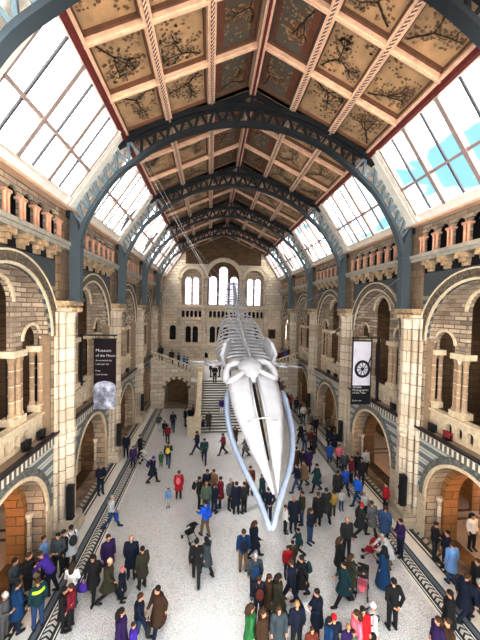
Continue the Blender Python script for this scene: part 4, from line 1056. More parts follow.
def person(x, y, z, kd, rot, top, tc, bc, hair='short', hc='black', h=1.70, extra=None, ec=None, lab='', grp=None, sk='light'):
    sc_ = h / 1.70
    t = empty('person', (x, y, z), radians(rot)); t.scale = (sc_ * 1.09, sc_ * 1.09, sc_ * 1.03)
    assert lab and lab not in USED, ('dup', lab); USED[lab] = 1
    tag(t, lab, 'person', grp)
    b = inst('body', BODY[kd], t); setmat(b, SKINM[sk])
    P = PO[kd]
    if top == 'robe':
        o = inst('long_robe', RB[kd if kd in RB else 'stand'], t)
    else:
        o = inst('coat' if top == 'coat' else 'jacket', (CT if top == 'coat' else JK)[kd], t)
        q = inst('trousers', TR[kd], t); setmat(q, cloth(bc, C[bc]))
    setmat(o, cloth(tc, C[tc]))
    for s_ in SH[kd]: inst('shoe', s_, t)
    nm = {'hat': 'hat', 'scarf': 'headscarf'}.get(hair, 'hair')
    o = inst(nm, HR[hair], t, P['head']); 
    if kd == 'lean': o.rotation_euler = (-.4, 0, 0)
    setmat(o, HC[hc] if hc in HC and hair not in ('hat', 'scarf') else cloth(hc, C.get(hc, (.02, .02, .02))))
    for ex, e_c in ([(extra, ec)] if extra else []):
        if ex == 'backpack':
            o = inst('backpack', PACK, t, P['chest']); setmat(o, cloth(e_c, C[e_c]))
        elif ex == 'bag':
            o = inst('handbag', BAG, t, P['haR'] + V((.05, 0, -.06))); setmat(o, cloth(e_c, C[e_c]))
        elif ex == 'vest':   # bright yoke and stripe on the back of a jacket
            q = MB(); q.tube([P['chest'] + V((0, 0, .02)), P['chest'] + V((0, 0, .1))], [.205, .19], 14, .95); o = q.build('bright_yoke', cloth(e_c, C[e_c]), t)
        elif ex == 'paper':
            o = inst('paper', PAPER, t, (P['haL'] + P['haR']) / 2 + V((0, .05, .03)), (.5, 0, 0))
    return t
FACE = {'away': 0, 'toward': 180, 'left': 90, 'right': -90, 'awayleft': 40, 'awayright': -40, 'towardleft': 140, 'towardright': -140}
PEOPLE = [
(-7.95, 12.4, 0, 'lean', 90, 'jacket', 'violet', 'navy', 'short', 'brown', 1.75, None, None, 'person in violet jacket and navy trousers, leaning into the group by the nearest left arch', 'visitors in the hall', 'light'),
(-7.71, 11.08, 0, 'stand', 40, 'jacket', 'teal', 'denim', 'short', 'brown', 1.75, 'vest', 'lime', 'person in teal jacket and denim trousers, lime yoke on the back', 'visitors in the hall', 'light'),
(-8.35, 10.99, 0, 'front', -40, 'coat', 'cobalt', 'dark denim', 'short', 'black', 1.75, None, None, 'person in cobalt long coat, left of the lime-yoked visitor', 'visitors in the hall', 'light'),
(-9.08, 12.07, 0, 'front', -90, 'jacket', 'slate', 'black', 'short', 'black', 1.72, None, None, 'person in slate jacket and black trousers, behind the left-hand group, by the left edge', 'visitors in the hall', 'light'),
(-8.68, 12.24, 0, 'phone', -90, 'jacket', 'black', 'black', 'short', 'brown', 1.78, None, None, 'person in black jacket, dark hair, in the group by the nearest left arch', 'visitors in the hall', 'light'),
(-8.59, 13.21, 0, 'stand', -90, 'jacket', 'pale blue', 'navy', 'short', 'brown', 1.7, None, None, 'person in pale blue jacket and navy trousers, beside the nearest left arch jamb', 'visitors in the hall', 'light'),
(-8.07, 13.32, 0, 'front', 180, 'jacket', 'slate', 'black', 'short', 'black', 1.75, None, None, 'person in slate jacket and black trousers, arms crossed at the nearest left pier', 'visitors in the hall', 'light'),
(-7.73, 13.71, 0, 'stand', 40, 'coat', 'pale grey', 'black', 'short', 'black', 1.75, 'backpack', 'dark grey', 'person in pale grey long coat, dark grey backpack, beside the nearest left pier', 'visitors in the hall', 'light'),
(-7.93, 13.51, 0, 'stand', -90, 'jacket', 'black', 'black', 'short', 'black', 1.7, None, None, 'person in black jacket, between two grey-clad visitors at the left pier', 'visitors in the hall', 'light'),
(-6.87, 11.78, 0, 'front', 0, 'jacket', 'white', 'denim', 'long', 'brown', 1.65, None, None, 'person in white jacket and denim trousers, on the left patterned border, brown hair', 'visitors in the hall', 'light'),
(-6.78, 10.94, 0, 'front', -90, 'coat', 'black', 'black', 'bun', 'black', 1.5, None, None, 'person in black long coat, black bun, on the left patterned border', 'visitors in the hall', 'light'),
(-6.57, 10.99, 0, 'stand', 90, 'jacket', 'dark red', 'black', 'short', 'brown', 1.55, None, None, 'person in dark red jacket and black trousers, facing the black bun visitor at lower left', 'visitors in the hall', 'light'),
(-8.62, 10.75, 0, 'front', -90, 'jacket', 'grey', 'grey', 'hat', 'pale grey', 1.6, None, None, 'person in grey jacket, bottom left corner of the view', 'visitors in the hall', 'light'),
(-6.23, 12.1, 0, 'walk', 180, 'coat', 'black', 'black', 'long', 'black', 1.68, 'bag', 'violet', 'person in black long coat, violet handbag, long black hair, open floor near the left border', 'visitors in the hall', 'light'),
(-5.96, 13.03, 0, 'stand', -140, 'coat', 'purple', 'navy', 'short', 'brown', 1.75, None, None, 'person in purple long coat, behind the beige-hatted walker', 'visitors in the hall', 'light'),
(-5.57, 11.85, 0, 'stride', -90, 'coat', 'olive', 'black', 'hat', 'beige', 1.68, None, None, 'person in olive long coat, beige hat, striding at lower left', 'visitors in the hall', 'light'),
(-5.08, 11.89, 0, 'stand', -90, 'coat', 'navy', 'black', 'hat', 'pink', 1.28, None, None, 'person in navy long coat, child in pink hat beside the beige-hatted walker', 'visitors in the hall', 'light'),
(-4.98, 12.86, 0, 'stand', 0, 'coat', 'navy', 'dark grey', 'bald', 'grey', 1.8, None, None, 'person in navy long coat, balding tall man seen from behind, lower left floor', 'visitors in the hall', 'light'),
(-4.44, 12.4, 0, 'stand', 40, 'coat', 'olive', 'black', 'short', 'black', 1.66, None, None, 'person in olive long coat, beside the balding tall man', 'visitors in the hall', 'light'),
(-3.5, 10.49, 0, 'walk', 140, 'coat', 'brown', 'navy', 'short', 'black', 1.75, None, None, 'person in brown long coat, lower left floor, holding a hand out', 'visitors in the hall', 'light'),
(-4.1, 10.34, 0, 'walk', -90, 'jacket', 'navy', 'denim', 'short', 'brown', 1.65, 'bag', 'dark grey', 'person in navy jacket, dark grey handbag, left of the brown-coated visitor at the bottom', 'visitors in the hall', 'light'),
(-4.55, 9.84, 0, 'stand', -90, 'coat', 'purple', 'black', 'long', 'black', 1.65, None, None, 'person in purple long coat, cut by the bottom edge, left part', 'visitors in the hall', 'light'),
(-4.17, 9.81, 0, 'stand', -90, 'jacket', 'violet', 'black', 'short', 'brown', 1.2, None, None, 'person in violet jacket and black trousers, small child cut by the bottom edge, left part', 'visitors in the hall', 'light'),
(-8.29, 19.0, 0, 'front', -140, 'jacket', 'navy', 'dark denim', 'short', 'fair', 1.78, None, None, 'person in navy jacket and dark denim trousers, at the foot of the second left pier', 'visitors in the hall', 'light'),
(-6.75, 15.99, 0, 'stride', -90, 'jacket', 'pale grey', 'denim', 'short', 'grey', 1.68, 'bag', 'blue', 'person in pale grey jacket and denim trousers, blue handbag, crossing the left border', 'visitors in the hall', 'light'),
(-7.14, 22.14, 0, 'stand', 180, 'coat', 'purple', 'black', 'short', 'black', 1.45, None, None, 'person in purple long coat, on the left border beyond the second pier', 'visitors in the hall', 'light'),
(-6.95, 23.46, 0, 'push', -90, 'jacket', 'black', 'black', 'short', 'brown', 1.72, None, None, 'person in black jacket, pushing the pushchair near the left border', 'visitors in the hall', 'light'),
(-8.02, 23.67, 0, 'stand', 180, 'jacket', 'navy', 'black', 'short', 'black', 1.7, None, None, 'person in navy jacket and black trousers, against the third left pier', 'visitors in the hall', 'light'),
(-5.41, 20.02, 0, 'walk', -90, 'coat', 'navy', 'black', 'hat', 'violet', 1.68, 'backpack', 'purple', 'person in navy long coat, purple backpack, violet hat, left of the hall', 'visitors in the hall', 'light'),
(-5.2, 22.17, 0, 'stand', 180, 'coat', 'green', 'green', 'short', 'brown', 1.0, None, None, 'person in green long coat, small child beside the yellow backpack', 'visitors in the hall', 'light'),
(-4.69, 22.01, 0, 'walk', 0, 'jacket', 'dark grey', 'denim', 'short', 'brown', 1.75, 'backpack', 'yellow', 'person in dark grey jacket and denim trousers, yellow backpack, walking towards the archway', 'visitors in the hall', 'light'),
(-3.58, 18.27, 0, 'stand', 0, 'coat', 'red', 'black', 'short', 'brown', 1.62, 'backpack', 'pink', 'person in red long coat, pink backpack, alone on the open left floor', 'visitors in the hall', 'light'),
(-4.09, 17.51, 0, 'stand', 180, 'jacket', 'pale blue', 'pale grey', 'short', 'brown', 1.05, None, None, 'person in pale blue jacket, small child near the woman in the red coat', 'visitors in the hall', 'light'),
(-6.38, 28.59, 0, 'walk', 0, 'jacket', 'slate', 'pale grey', 'short', 'black', 1.5, None, None, 'person in slate jacket and pale grey trousers, in front of the left stair archway', 'visitors in the hall', 'light'),
(-5.11, 28.53, 0, 'walk', 180, 'jacket', 'navy', 'dark denim', 'short', 'black', 1.75, 'backpack', 'black', 'person in navy jacket and dark denim trousers, black backpack, before the left stair archway', 'visitors in the hall', 'light'),
(-5.72, 27.44, 0, 'stand', 0, 'jacket', 'black', 'grey', 'short', 'black', 1.3, None, None, 'person in black jacket and grey trousers, child near the left stair archway', 'visitors in the hall', 'light'),
(-5.26, 25.99, 0, 'stand', 0, 'jacket', 'dark red', 'dark grey', 'short', 'black', 1.5, 'backpack', 'red', 'person in dark red jacket and dark grey trousers, red backpack, near the left stair archway', 'visitors in the hall', 'light'),
(-2.73, 23.89, 0, 'stride', 90, 'jacket', 'navy', 'dark denim', 'short', 'black', 1.75, None, None, 'person in navy jacket and dark denim trousers, left one of the pair before the stairs', 'visitors in the hall', 'light'),
(-2.16, 22.45, 0, 'walk', 180, 'jacket', 'teal', 'navy', 'short', 'black', 1.78, None, None, 'person in teal jacket and navy trousers, right one of the pair before the stairs', 'visitors in the hall', 'light'),
(-0.72, 23.62, 0, 'walk', 90, 'jacket', 'dark red', 'black', 'short', 'brown', 1.65, None, None, 'person in dark red jacket and black trousers, before the stairs, left of the whale jaw', 'visitors in the hall', 'light'),
(0.28, 24.97, 0, 'walk', 180, 'coat', 'brown', 'black', 'short', 'black', 1.65, None, None, 'person in brown long coat, half hidden by the left whale jaw', 'visitors in the hall', 'light'),
(0.99, 23.21, 0, 'walk', 90, 'coat', 'grey', 'dark grey', 'short', 'grey', 1.62, None, None, 'person in grey long coat, inside the jaw outline, near the stairs', 'visitors in the hall', 'light'),
(-4.11, 29.72, 0, 'stand', -90, 'jacket', 'black', 'black', 'short', 'black', 1.7, None, None, 'person in black jacket, left of the stair pedestal', 'visitors in the hall', 'light'),
(-3.67, 30.22, 0, 'stand', 180, 'jacket', 'navy', 'grey', 'short', 'brown', 1.6, None, None, 'person in navy jacket and grey trousers, leaning by the left stair pedestal', 'visitors in the hall', 'light'),
(-3.43, 31.02, 0, 'stand', 90, 'jacket', 'dark red', 'black', 'short', 'black', 1.6, None, None, 'person in dark red jacket and black trousers, against the left flank wall of the stairs', 'visitors in the hall', 'light'),
(-2.34, 17.31, 0, 'stand', -90, 'jacket', 'dark grey', 'black', 'short', 'black', 1.75, 'backpack', 'black', 'person in dark grey jacket, black backpack, left side of the huddle on the floor', 'visitors in the hall', 'light'),
(-1.94, 16.77, 0, 'stand', 0, 'jacket', 'sage', 'slate', 'short', 'fair', 1.75, None, None, 'person in sage jacket and slate trousers, back of the huddle, nearest the blue backpack', 'visitors in the hall', 'light'),
(-1.9, 18.12, 0, 'stand', 180, 'jacket', 'navy', 'navy', 'short', 'black', 1.72, None, None, 'person in navy jacket, far side of the huddle', 'visitors in the hall', 'light'),
(-1.51, 18.09, 0, 'front', 140, 'jacket', 'tan', 'dark grey', 'short', 'brown', 1.75, None, None, 'person in tan jacket and dark grey trousers, brown-haired, far side of the huddle', 'visitors in the hall', 'light'),
(-1.5, 16.82, 0, 'stand', -40, 'jacket', 'navy', 'dark denim', 'short', 'brown', 1.65, None, None, 'person in navy jacket and dark denim trousers, near side of the huddle', 'visitors in the hall', 'light'),
(-1.15, 17.32, 0, 'stand', 90, 'coat', 'dark red', 'navy', 'short', 'black', 1.7, None, None, 'person in dark red long coat, right side of the huddle', 'visitors in the hall', 'light'),
(-1.96, 15.11, 0, 'push', 40, 'jacket', 'bright blue', 'khaki', 'short', 'black', 1.75, 'backpack', 'blue', 'person in bright blue jacket and khaki trousers, blue backpack, pushing the black pushchair', 'visitors in the hall', 'light'),
(-0.59, 17.11, 0, 'stand', -140, 'jacket', 'grey', 'black', 'short', 'grey', 1.7, None, None, 'person in grey jacket and black trousers, left of the navy pair behind the jaw', 'visitors in the hall', 'light'),
(-0.29, 16.66, 0, 'stand', 0, 'coat', 'navy', 'black', 'short', 'black', 1.75, None, None, 'person in navy long coat, left one of the navy pair at the left jaw', 'visitors in the hall', 'light'),
(0.16, 16.72, 0, 'stand', 40, 'jacket', 'dark grey', 'black', 'short', 'brown', 1.7, None, None, 'person in dark grey jacket and black trousers, partly hidden behind the left jaw', 'visitors in the hall', 'light'),
(0.72, 18.46, 0, 'stand', 180, 'coat', 'rust', 'black', 'short', 'brown', 1.68, None, None, 'person in rust long coat, between the whale jaws, left', 'visitors in the hall', 'light'),
(1.33, 17.63, 0, 'stand', 90, 'coat', 'teal', 'navy', 'long', 'black', 1.65, None, None, 'person in teal long coat, under the whale snout', 'visitors in the hall', 'light'),
(1.38, 15.99, 0, 'behind', 0, 'jacket', 'navy', 'dark denim', 'short', 'brown', 1.78, None, None, 'person in navy jacket and dark denim trousers, hands behind back, just above the jaw tip', 'visitors in the hall', 'light'),
(-0.3, 12.92, 0, 'stand', 0, 'jacket', 'cobalt', 'khaki', 'short', 'brown', 1.78, 'backpack', 'navy', 'person in cobalt jacket and khaki trousers, navy backpack, below the left jaw', 'visitors in the hall', 'light'),
(0.26, 13.59, 0, 'walk', -90, 'coat', 'navy', 'dark denim', 'long', 'brown', 1.68, None, None, 'person in navy long coat, long hair, beside the khaki-trousered man', 'visitors in the hall', 'light'),
(-2.29, 12.48, 0, 'walk', 0, 'jacket', 'black', 'dark grey', 'short', 'black', 1.78, None, None, 'person in black jacket and dark grey trousers, walking with a companion, lower middle', 'visitors in the hall', 'light'),
(-1.88, 12.83, 0, 'walk', 40, 'coat', 'slate', 'black', 'long', 'black', 1.6, None, None, 'person in slate long coat, companion of the man in black', 'visitors in the hall', 'light'),
(0.02, 11.6, 0, 'stand', 0, 'jacket', 'slate', 'navy', 'short', 'grey', 1.78, 'backpack', 'cobalt', 'person in slate jacket and navy trousers, cobalt backpack, head of the cluster at bottom centre', 'visitors in the hall', 'light'),
(0.03, 10.78, 0, 'stand', 0, 'jacket', 'navy', 'navy', 'short', 'brown', 1.6, 'backpack', 'rust', 'person in navy jacket, rust backpack, in the cluster at bottom centre', 'visitors in the hall', 'light'),
(-0.42, 9.61, 0, 'stand', -90, 'coat', 'green', 'denim', 'long', 'brown', 1.72, None, None, 'person in green long coat, long brown hair, cut by the bottom edge', 'visitors in the hall', 'light'),
(0.71, 10.69, 0, 'stride', -90, 'coat', 'olive', 'black', 'long', 'black', 1.72, None, None, 'person in olive long coat, long black hair, bottom centre', 'visitors in the hall', 'light'),
(0.41, 10.82, 0, 'stand', -90, 'coat', 'brown', 'black', 'short', 'brown', 1.6, None, None, 'person in brown long coat, half hidden at bottom centre', 'visitors in the hall', 'light'),
(1.37, 11.21, 0, 'stride', 40, 'jacket', 'navy', 'navy', 'short', 'brown', 1.78, None, None, 'person in navy jacket, striding at bottom centre', 'visitors in the hall', 'light'),
(1.84, 11.47, 0, 'walk', 90, 'coat', 'black', 'dark denim', 'short', 'black', 1.7, 'backpack', 'teal', 'person in black long coat, teal backpack, right of the striding navy man', 'visitors in the hall', 'light'),
(1.54, 12.49, 0, 'stand', 180, 'jacket', 'red', 'navy', 'short', 'brown', 1.3, None, None, 'person in red jacket and navy trousers, child below the jaw tip', 'visitors in the hall', 'light'),
(1.81, 12.72, 0, 'stand', 0, 'jacket', 'olive', 'dark grey', 'short', 'black', 1.35, None, None, 'person in olive jacket and dark grey trousers, beside the child in red', 'visitors in the hall', 'light'),
(2.27, 13.39, 0, 'stride', 90, 'jacket', 'teal', 'dark grey', 'short', 'black', 1.4, None, None, 'person in teal jacket and dark grey trousers, right below the jaw tip', 'visitors in the hall', 'light'),
(-0.04, 9.49, 0, 'stand', -140, 'coat', 'brown', 'black', 'long', 'brown', 1.65, None, None, 'person in brown long coat, long hair, at the bottom edge centre', 'visitors in the hall', 'light'),
(0.49, 9.54, 0, 'stand', 180, 'coat', 'slate', 'navy', 'long', 'brown', 1.66, None, None, 'person in slate long coat, long hair, bottom edge, right of the brown coat', 'visitors in the hall', 'light'),
(1.12, 9.64, 0, 'stand', 0, 'jacket', 'navy', 'black', 'short', 'fair', 1.68, None, None, 'person in navy jacket and black trousers, fair hair, at the bottom edge', 'visitors in the hall', 'light'),
(1.95, 10.01, 0, 'front', 90, 'coat', 'navy', 'black', 'short', 'black', 1.7, 'paper', 'white', 'person in navy long coat, reading a white sheet', 'visitors in the hall', 'light'),
(1.47, 9.15, 0, 'stand', 180, 'jacket', 'rust', 'black', 'short', 'brown', 1.3, None, None, 'person in rust jacket and black trousers, child at the bottom edge', 'visitors in the hall', 'light'),
(2.05, 9.21, 0, 'stand', -90, 'jacket', 'cobalt', 'navy', 'short', 'black', 1.5, None, None, 'person in cobalt jacket and navy trousers, at the bottom edge beside the child', 'visitors in the hall', 'light'),
(3.65, 18.49, 0, 'walk', 90, 'jacket', 'navy', 'denim', 'short', 'brown', 1.75, None, None, 'person in navy jacket and denim trousers, just right of the whale jaw', 'visitors in the hall', 'light'),
(4.28, 19.0, 0, 'walk', 90, 'coat', 'tan', 'black', 'short', 'brown', 1.68, None, None, 'person in tan long coat, right of the whale jaw', 'visitors in the hall', 'light'),
(5.08, 20.66, 0, 'stand', 0, 'coat', 'purple', 'navy', 'short', 'black', 1.72, None, None, 'person in purple long coat, beyond the tan-coated walker', 'visitors in the hall', 'light'),
(4.62, 20.55, 0, 'stand', -90, 'jacket', 'navy', 'navy', 'short', 'brown', 1.7, None, None, 'person in navy jacket, beside the purple coat, right of the jaw', 'visitors in the hall', 'light'),
(4.31, 20.97, 0, 'stand', 0, 'coat', 'brown', 'black', 'short', 'black', 1.68, None, None, 'person in brown long coat, close to the right jaw edge', 'visitors in the hall', 'light'),
(4.9, 18.42, 0, 'walk', 90, 'coat', 'teal', 'black', 'short', 'black', 1.75, None, None, 'person in teal long coat, walking alone right of the jaw', 'visitors in the hall', 'light'),
(2.52, 15.16, 0, 'stand', 180, 'coat', 'navy', 'navy', 'bald', 'grey', 1.78, None, None, 'person in navy long coat, balding, beside the jaw tip', 'visitors in the hall', 'light'),
(3.11, 15.64, 0, 'stand', 90, 'jacket', 'olive', 'denim', 'short', 'brown', 1.72, None, None, 'person in olive jacket and denim trousers, beside the balding man in navy', 'visitors in the hall', 'light'),
(2.07, 15.05, 0, 'stand', -90, 'jacket', 'white', 'black', 'short', 'brown', 1.4, None, None, 'person in white jacket and black trousers, child right at the jaw tip', 'visitors in the hall', 'light'),
(3.11, 14.3, 0, 'front', -140, 'jacket', 'navy', 'denim', 'long', 'brown', 1.7, None, None, 'person in navy jacket and denim trousers, long hair and phone, right of the jaw tip', 'visitors in the hall', 'light'),
(3.91, 15.44, 0, 'stand', 0, 'coat', 'black', 'black', 'short', 'brown', 1.75, None, None, 'person in black long coat, left one of the black-clad pair', 'visitors in the hall', 'light'),
(4.48, 15.78, 0, 'walk', 0, 'coat', 'dark grey', 'black', 'short', 'black', 1.75, None, None, 'person in dark grey long coat, right one of the black-clad pair', 'visitors in the hall', 'light'),
(5.86, 17.54, 0, 'stand', 0, 'coat', 'dark grey', 'denim', 'short', 'black', 1.75, None, None, 'person in dark grey long coat, behind the two children near the right border', 'visitors in the hall', 'light'),
(5.02, 16.15, 0, 'stand', 0, 'jacket', 'mustard', 'olive', 'short', 'brown', 1.4, None, None, 'person in mustard jacket and olive trousers, child near the right border', 'visitors in the hall', 'light'),
(5.71, 16.62, 0, 'stand', 180, 'jacket', 'pale grey', 'denim', 'short', 'fair', 1.15, None, None, 'person in pale grey jacket and denim trousers, fair-haired small child near the right border', 'visitors in the hall', 'light'),
(4.55, 13.4, 0, 'stand', 180, 'jacket', 'dark grey', 'black', 'bald', 'grey', 1.78, None, None, 'person in dark grey jacket and black trousers, balding, middle of the right floor', 'visitors in the hall', 'light'),
(3.75, 12.33, 0, 'stand', -90, 'coat', 'black', 'black', 'long', 'brown', 1.68, None, None, 'person in black long coat, long brown hair, front of the balding man', 'visitors in the hall', 'light'),
(3.41, 11.1, 0, 'stride', 90, 'coat', 'teal', 'black', 'short', 'black', 1.68, None, None, 'person in teal long coat, black boots, striding left at lower right', 'visitors in the hall', 'light'),
(3.83, 11.45, 0, 'push', -90, 'coat', 'olive', 'black', 'long', 'brown', 1.66, None, None, 'person in olive long coat, pushing the pink pushchair', 'visitors in the hall', 'light'),
(5.38, 11.74, 0, 'stand', 40, 'robe', 'cobalt', 'navy', 'scarf', 'black', 1.66, None, None, 'person in cobalt full-length robe, black headscarf, lower right floor', 'visitors in the hall', 'light'),
(6.13, 12.62, 0, 'lean', 90, 'coat', 'pale grey', 'khaki', 'short', 'grey', 1.6, None, None, 'person in pale grey long coat, bending over the red pushchair', 'visitors in the hall', 'light'),
(4.76, 10.1, 0, 'behind', 0, 'jacket', 'black', 'black', 'short', 'black', 1.8, None, None, 'person in black jacket, hands clasped behind, alone at lower right', 'visitors in the hall', 'light'),
(3.2, 9.3, 0, 'stand', 180, 'coat', 'red', 'black', 'short', 'black', 1.66, None, None, 'person in red long coat, bottom edge, right part', 'visitors in the hall', 'light'),
(2.95, 9.2, 0, 'stand', 90, 'coat', 'pink', 'black', 'long', 'brown', 1.66, None, None, 'person in pink long coat, at the bottom edge beside the red coat', 'visitors in the hall', 'light'),
(3.6, 9.41, 0, 'stand', -90, 'jacket', 'pale grey', 'black', 'hat', 'pale grey', 1.66, 'backpack', 'navy', 'person in pale grey jacket, navy backpack, at the bottom edge right of the red coat', 'visitors in the hall', 'light'),
(2.63, 9.09, 0, 'stand', 0, 'jacket', 'purple', 'denim', 'short', 'fair', 1.35, None, None, 'person in purple jacket and denim trousers, fair-haired child at the bottom edge', 'visitors in the hall', 'light'),
(2.21, 9.2, 0, 'front', 0, 'jacket', 'navy', 'navy', 'hat', 'red', 1.55, None, None, 'person in navy jacket, red hat, at the bottom edge', 'visitors in the hall', 'light'),
(2.79, 9.05, 0, 'stand', 180, 'jacket', 'sage', 'olive', 'short', 'brown', 1.2, None, None, 'person in sage jacket and olive trousers, small child at the bottom edge', 'visitors in the hall', 'light'),
(6.57, 18.0, 0, 'walk', 0, 'jacket', 'blue', 'dark denim', 'short', 'brown', 1.7, None, None, 'person in blue jacket and dark denim trousers, on the inner edge of the right border', 'visitors in the hall', 'light'),
(6.85, 17.01, 0, 'walk', 90, 'jacket', 'bright blue', 'cobalt', 'short', 'brown', 1.75, None, None, 'person in bright blue jacket and cobalt trousers, walking along the right border', 'visitors in the hall', 'light'),
(8.1, 19.0, 0, 'stand', 140, 'jacket', 'black', 'navy', 'short', 'black', 1.75, None, None, 'person in black jacket and navy trousers, in front of the arch under the photo banner', 'visitors in the hall', 'light'),
(9.05, 20.3, 0, 'stand', 180, 'jacket', 'pale grey', 'dark grey', 'short', 'brown', 1.75, None, None, 'person in pale grey jacket, at the mouth of the lit right arch', 'visitors in the hall', 'light'),
(8.24, 19.84, 0, 'stand', 0, 'jacket', 'black', 'dark denim', 'short', 'brown', 1.7, None, None, 'person in black jacket and dark denim trousers, at the lit right arch, among the queue', 'visitors in the hall', 'light'),
(7.14, 21.96, 0, 'stand', 0, 'coat', 'blue', 'navy', 'short', 'brown', 1.45, None, None, 'person in blue long coat, youngster below the second right pier', 'visitors in the hall', 'light'),
(7.58, 21.34, 0, 'stand', 180, 'jacket', 'pink', 'black', 'short', 'brown', 1.62, None, None, 'person in pink jacket and black trousers, below the second right pier', 'visitors in the hall', 'light'),
(7.4, 20.01, 0, 'stand', 0, 'jacket', 'slate', 'dark denim', 'short', 'grey', 1.72, None, None, 'person in slate jacket and dark denim trousers, behind the pink jacket', 'visitors in the hall', 'light'),
(7.6, 19.38, 0, 'stand', 90, 'jacket', 'dark red', 'black', 'short', 'black', 1.68, None, None, 'person in dark red jacket and black trousers, between the slate jacket and the arch', 'visitors in the hall', 'light'),
(8.18, 16.29, 0, 'stand', 90, 'jacket', 'red', 'black', 'short', 'black', 1.65, None, None, 'person in red jacket and black trousers, beside the loudspeaker of the nearest right pier', 'visitors in the hall', 'light'),
(6.82, 14.11, 0, 'stand', -40, 'coat', 'denim', 'navy', 'short', 'brown', 1.75, None, None, 'person in denim long coat, on the right border by the nearest pier', 'visitors in the hall', 'light'),
(7.08, 13.23, 0, 'front', 90, 'jacket', 'purple', 'navy', 'short', 'black', 1.72, None, None, 'person in purple jacket and navy trousers, pale scarf, at the nearest right pier base', 'visitors in the hall', 'light'),
(5.79, 14.52, 0, 'stride', -90, 'coat', 'dark grey', 'black', 'hat', 'red', 1.68, None, None, 'person in dark grey long coat, red hat, crossing towards the right border', 'visitors in the hall', 'light'),
(6.42, 14.62, 0, 'walk', 0, 'coat', 'grey', 'black', 'short', 'brown', 1.7, None, None, 'person in grey long coat, beside the red-hatted walker', 'visitors in the hall', 'light'),
(6.78, 16.04, 0, 'stand', 0, 'jacket', 'pale grey', 'navy', 'short', 'grey', 1.3, None, None, 'person in pale grey jacket and navy trousers, child on the right border', 'visitors in the hall', 'light'),
(8.56, 12.95, 0, 'front', -140, 'jacket', 'black', 'dark grey', 'short', 'black', 1.72, None, None, 'person in black jacket and dark grey trousers, inside the nearest right arch, left', 'visitors in the hall', 'light'),
(8.65, 12.34, 0, 'stand', 90, 'jacket', 'navy', 'navy', 'short', 'black', 1.72, None, None, 'person in navy jacket, behind the pale blue coat', 'visitors in the hall', 'light'),
(8.35, 11.71, 0, 'stand', 0, 'coat', 'pale blue', 'denim', 'short', 'brown', 1.72, None, None, 'person in pale blue long coat, on the right border before the nearest arch', 'visitors in the hall', 'light'),
(10.81, 13.39, 0, 'stand', 180, 'jacket', 'white', 'black', 'long', 'black', 1.7, None, None, 'person in white jacket and black trousers, long black hair, inside the nearest right arch', 'visitors in the hall', 'light'),
(8.7, 10.84, 0, 'stand', 90, 'jacket', 'black', 'black', 'short', 'brown', 1.68, None, None, 'person in black jacket, right edge, before the nearest arch', 'visitors in the hall', 'light'),
(7.61, 10.17, 0, 'walk', -90, 'coat', 'navy', 'dark denim', 'short', 'brown', 1.76, None, None, 'person in navy long coat, right edge, on the patterned border', 'visitors in the hall', 'light'),
(7.94, 9.93, 0, 'walk', 0, 'jacket', 'navy', 'black', 'short', 'grey', 1.72, 'backpack', 'rust', 'person in navy jacket and black trousers, rust backpack, cut by the right edge', 'visitors in the hall', 'light'),
(6.5, 9.6, 0, 'stand', 40, 'coat', 'black', 'black', 'short', 'black', 1.72, None, None, 'person in black long coat, long black coat on the border at lower right', 'visitors in the hall', 'light'),
(5.47, 8.84, 0, 'stand', 90, 'jacket', 'purple', 'black', 'long', 'brown', 1.62, None, None, 'person in purple jacket and black trousers, bottom edge, far right part', 'visitors in the hall', 'light'),
(5.7, 8.71, 0, 'stand', 90, 'jacket', 'brown', 'black', 'short', 'brown', 1.68, None, None, 'person in brown jacket and black trousers, bottom edge near the right corner', 'visitors in the hall', 'light'),
(6.97, 37.13, 0, 'stand', 180, 'jacket', 'black', 'navy', 'short', 'black', 1.75, None, None, 'person in black jacket and navy trousers, beside the whale cheek bone, right', 'visitors in the hall', 'light'),
(7.14, 34.81, 0, 'stand', 0, 'jacket', 'dark grey', 'black', 'short', 'black', 1.7, None, None, 'person in dark grey jacket and black trousers, second in the far right-hand queue', 'visitors in the hall', 'light'),
(7.52, 34.44, 0, 'stand', 90, 'jacket', 'red', 'navy', 'short', 'brown', 1.65, None, None, 'person in red jacket and navy trousers, third in the far right-hand queue', 'visitors in the hall', 'light'),
(7.72, 33.06, 0, 'stand', 0, 'jacket', 'teal', 'navy', 'short', 'black', 1.7, None, None, 'person in teal jacket and navy trousers, in the far right-hand queue near the whale', 'visitors in the hall', 'light'),
(7.8, 31.79, 0, 'stand', 90, 'jacket', 'brown', 'black', 'short', 'brown', 1.7, None, None, 'person in brown jacket and black trousers, in the far right-hand queue', 'visitors in the hall', 'light'),
(7.68, 30.34, 0, 'stand', 180, 'jacket', 'white', 'black', 'short', 'black', 1.72, None, None, 'person in white jacket and black trousers, in the far right-hand queue', 'visitors in the hall', 'light'),
(8.85, 32.7, 0, 'stand', 90, 'jacket', 'black', 'black', 'short', 'brown', 1.7, None, None, 'person in black jacket, at the third right pier loudspeaker', 'visitors in the hall', 'light'),
(5.97, 25.47, 0, 'walk', 90, 'coat', 'black', 'black', 'short', 'black', 1.7, None, None, 'person in black long coat, left of the queue, near the right jaw', 'visitors in the hall', 'light'),
(5.81, 23.8, 0, 'stand', 0, 'jacket', 'navy', 'denim', 'short', 'black', 1.72, 'backpack', 'grey', 'person in navy jacket, grey backpack, left of the dark group near the right jaw', 'visitors in the hall', 'light'),
(6.75, 25.83, 0, 'stand', 140, 'jacket', 'beige', 'tan', 'short', 'fair', 1.65, None, None, 'person in beige jacket and tan trousers, in the queue near the second right arch', 'visitors in the hall', 'light'),
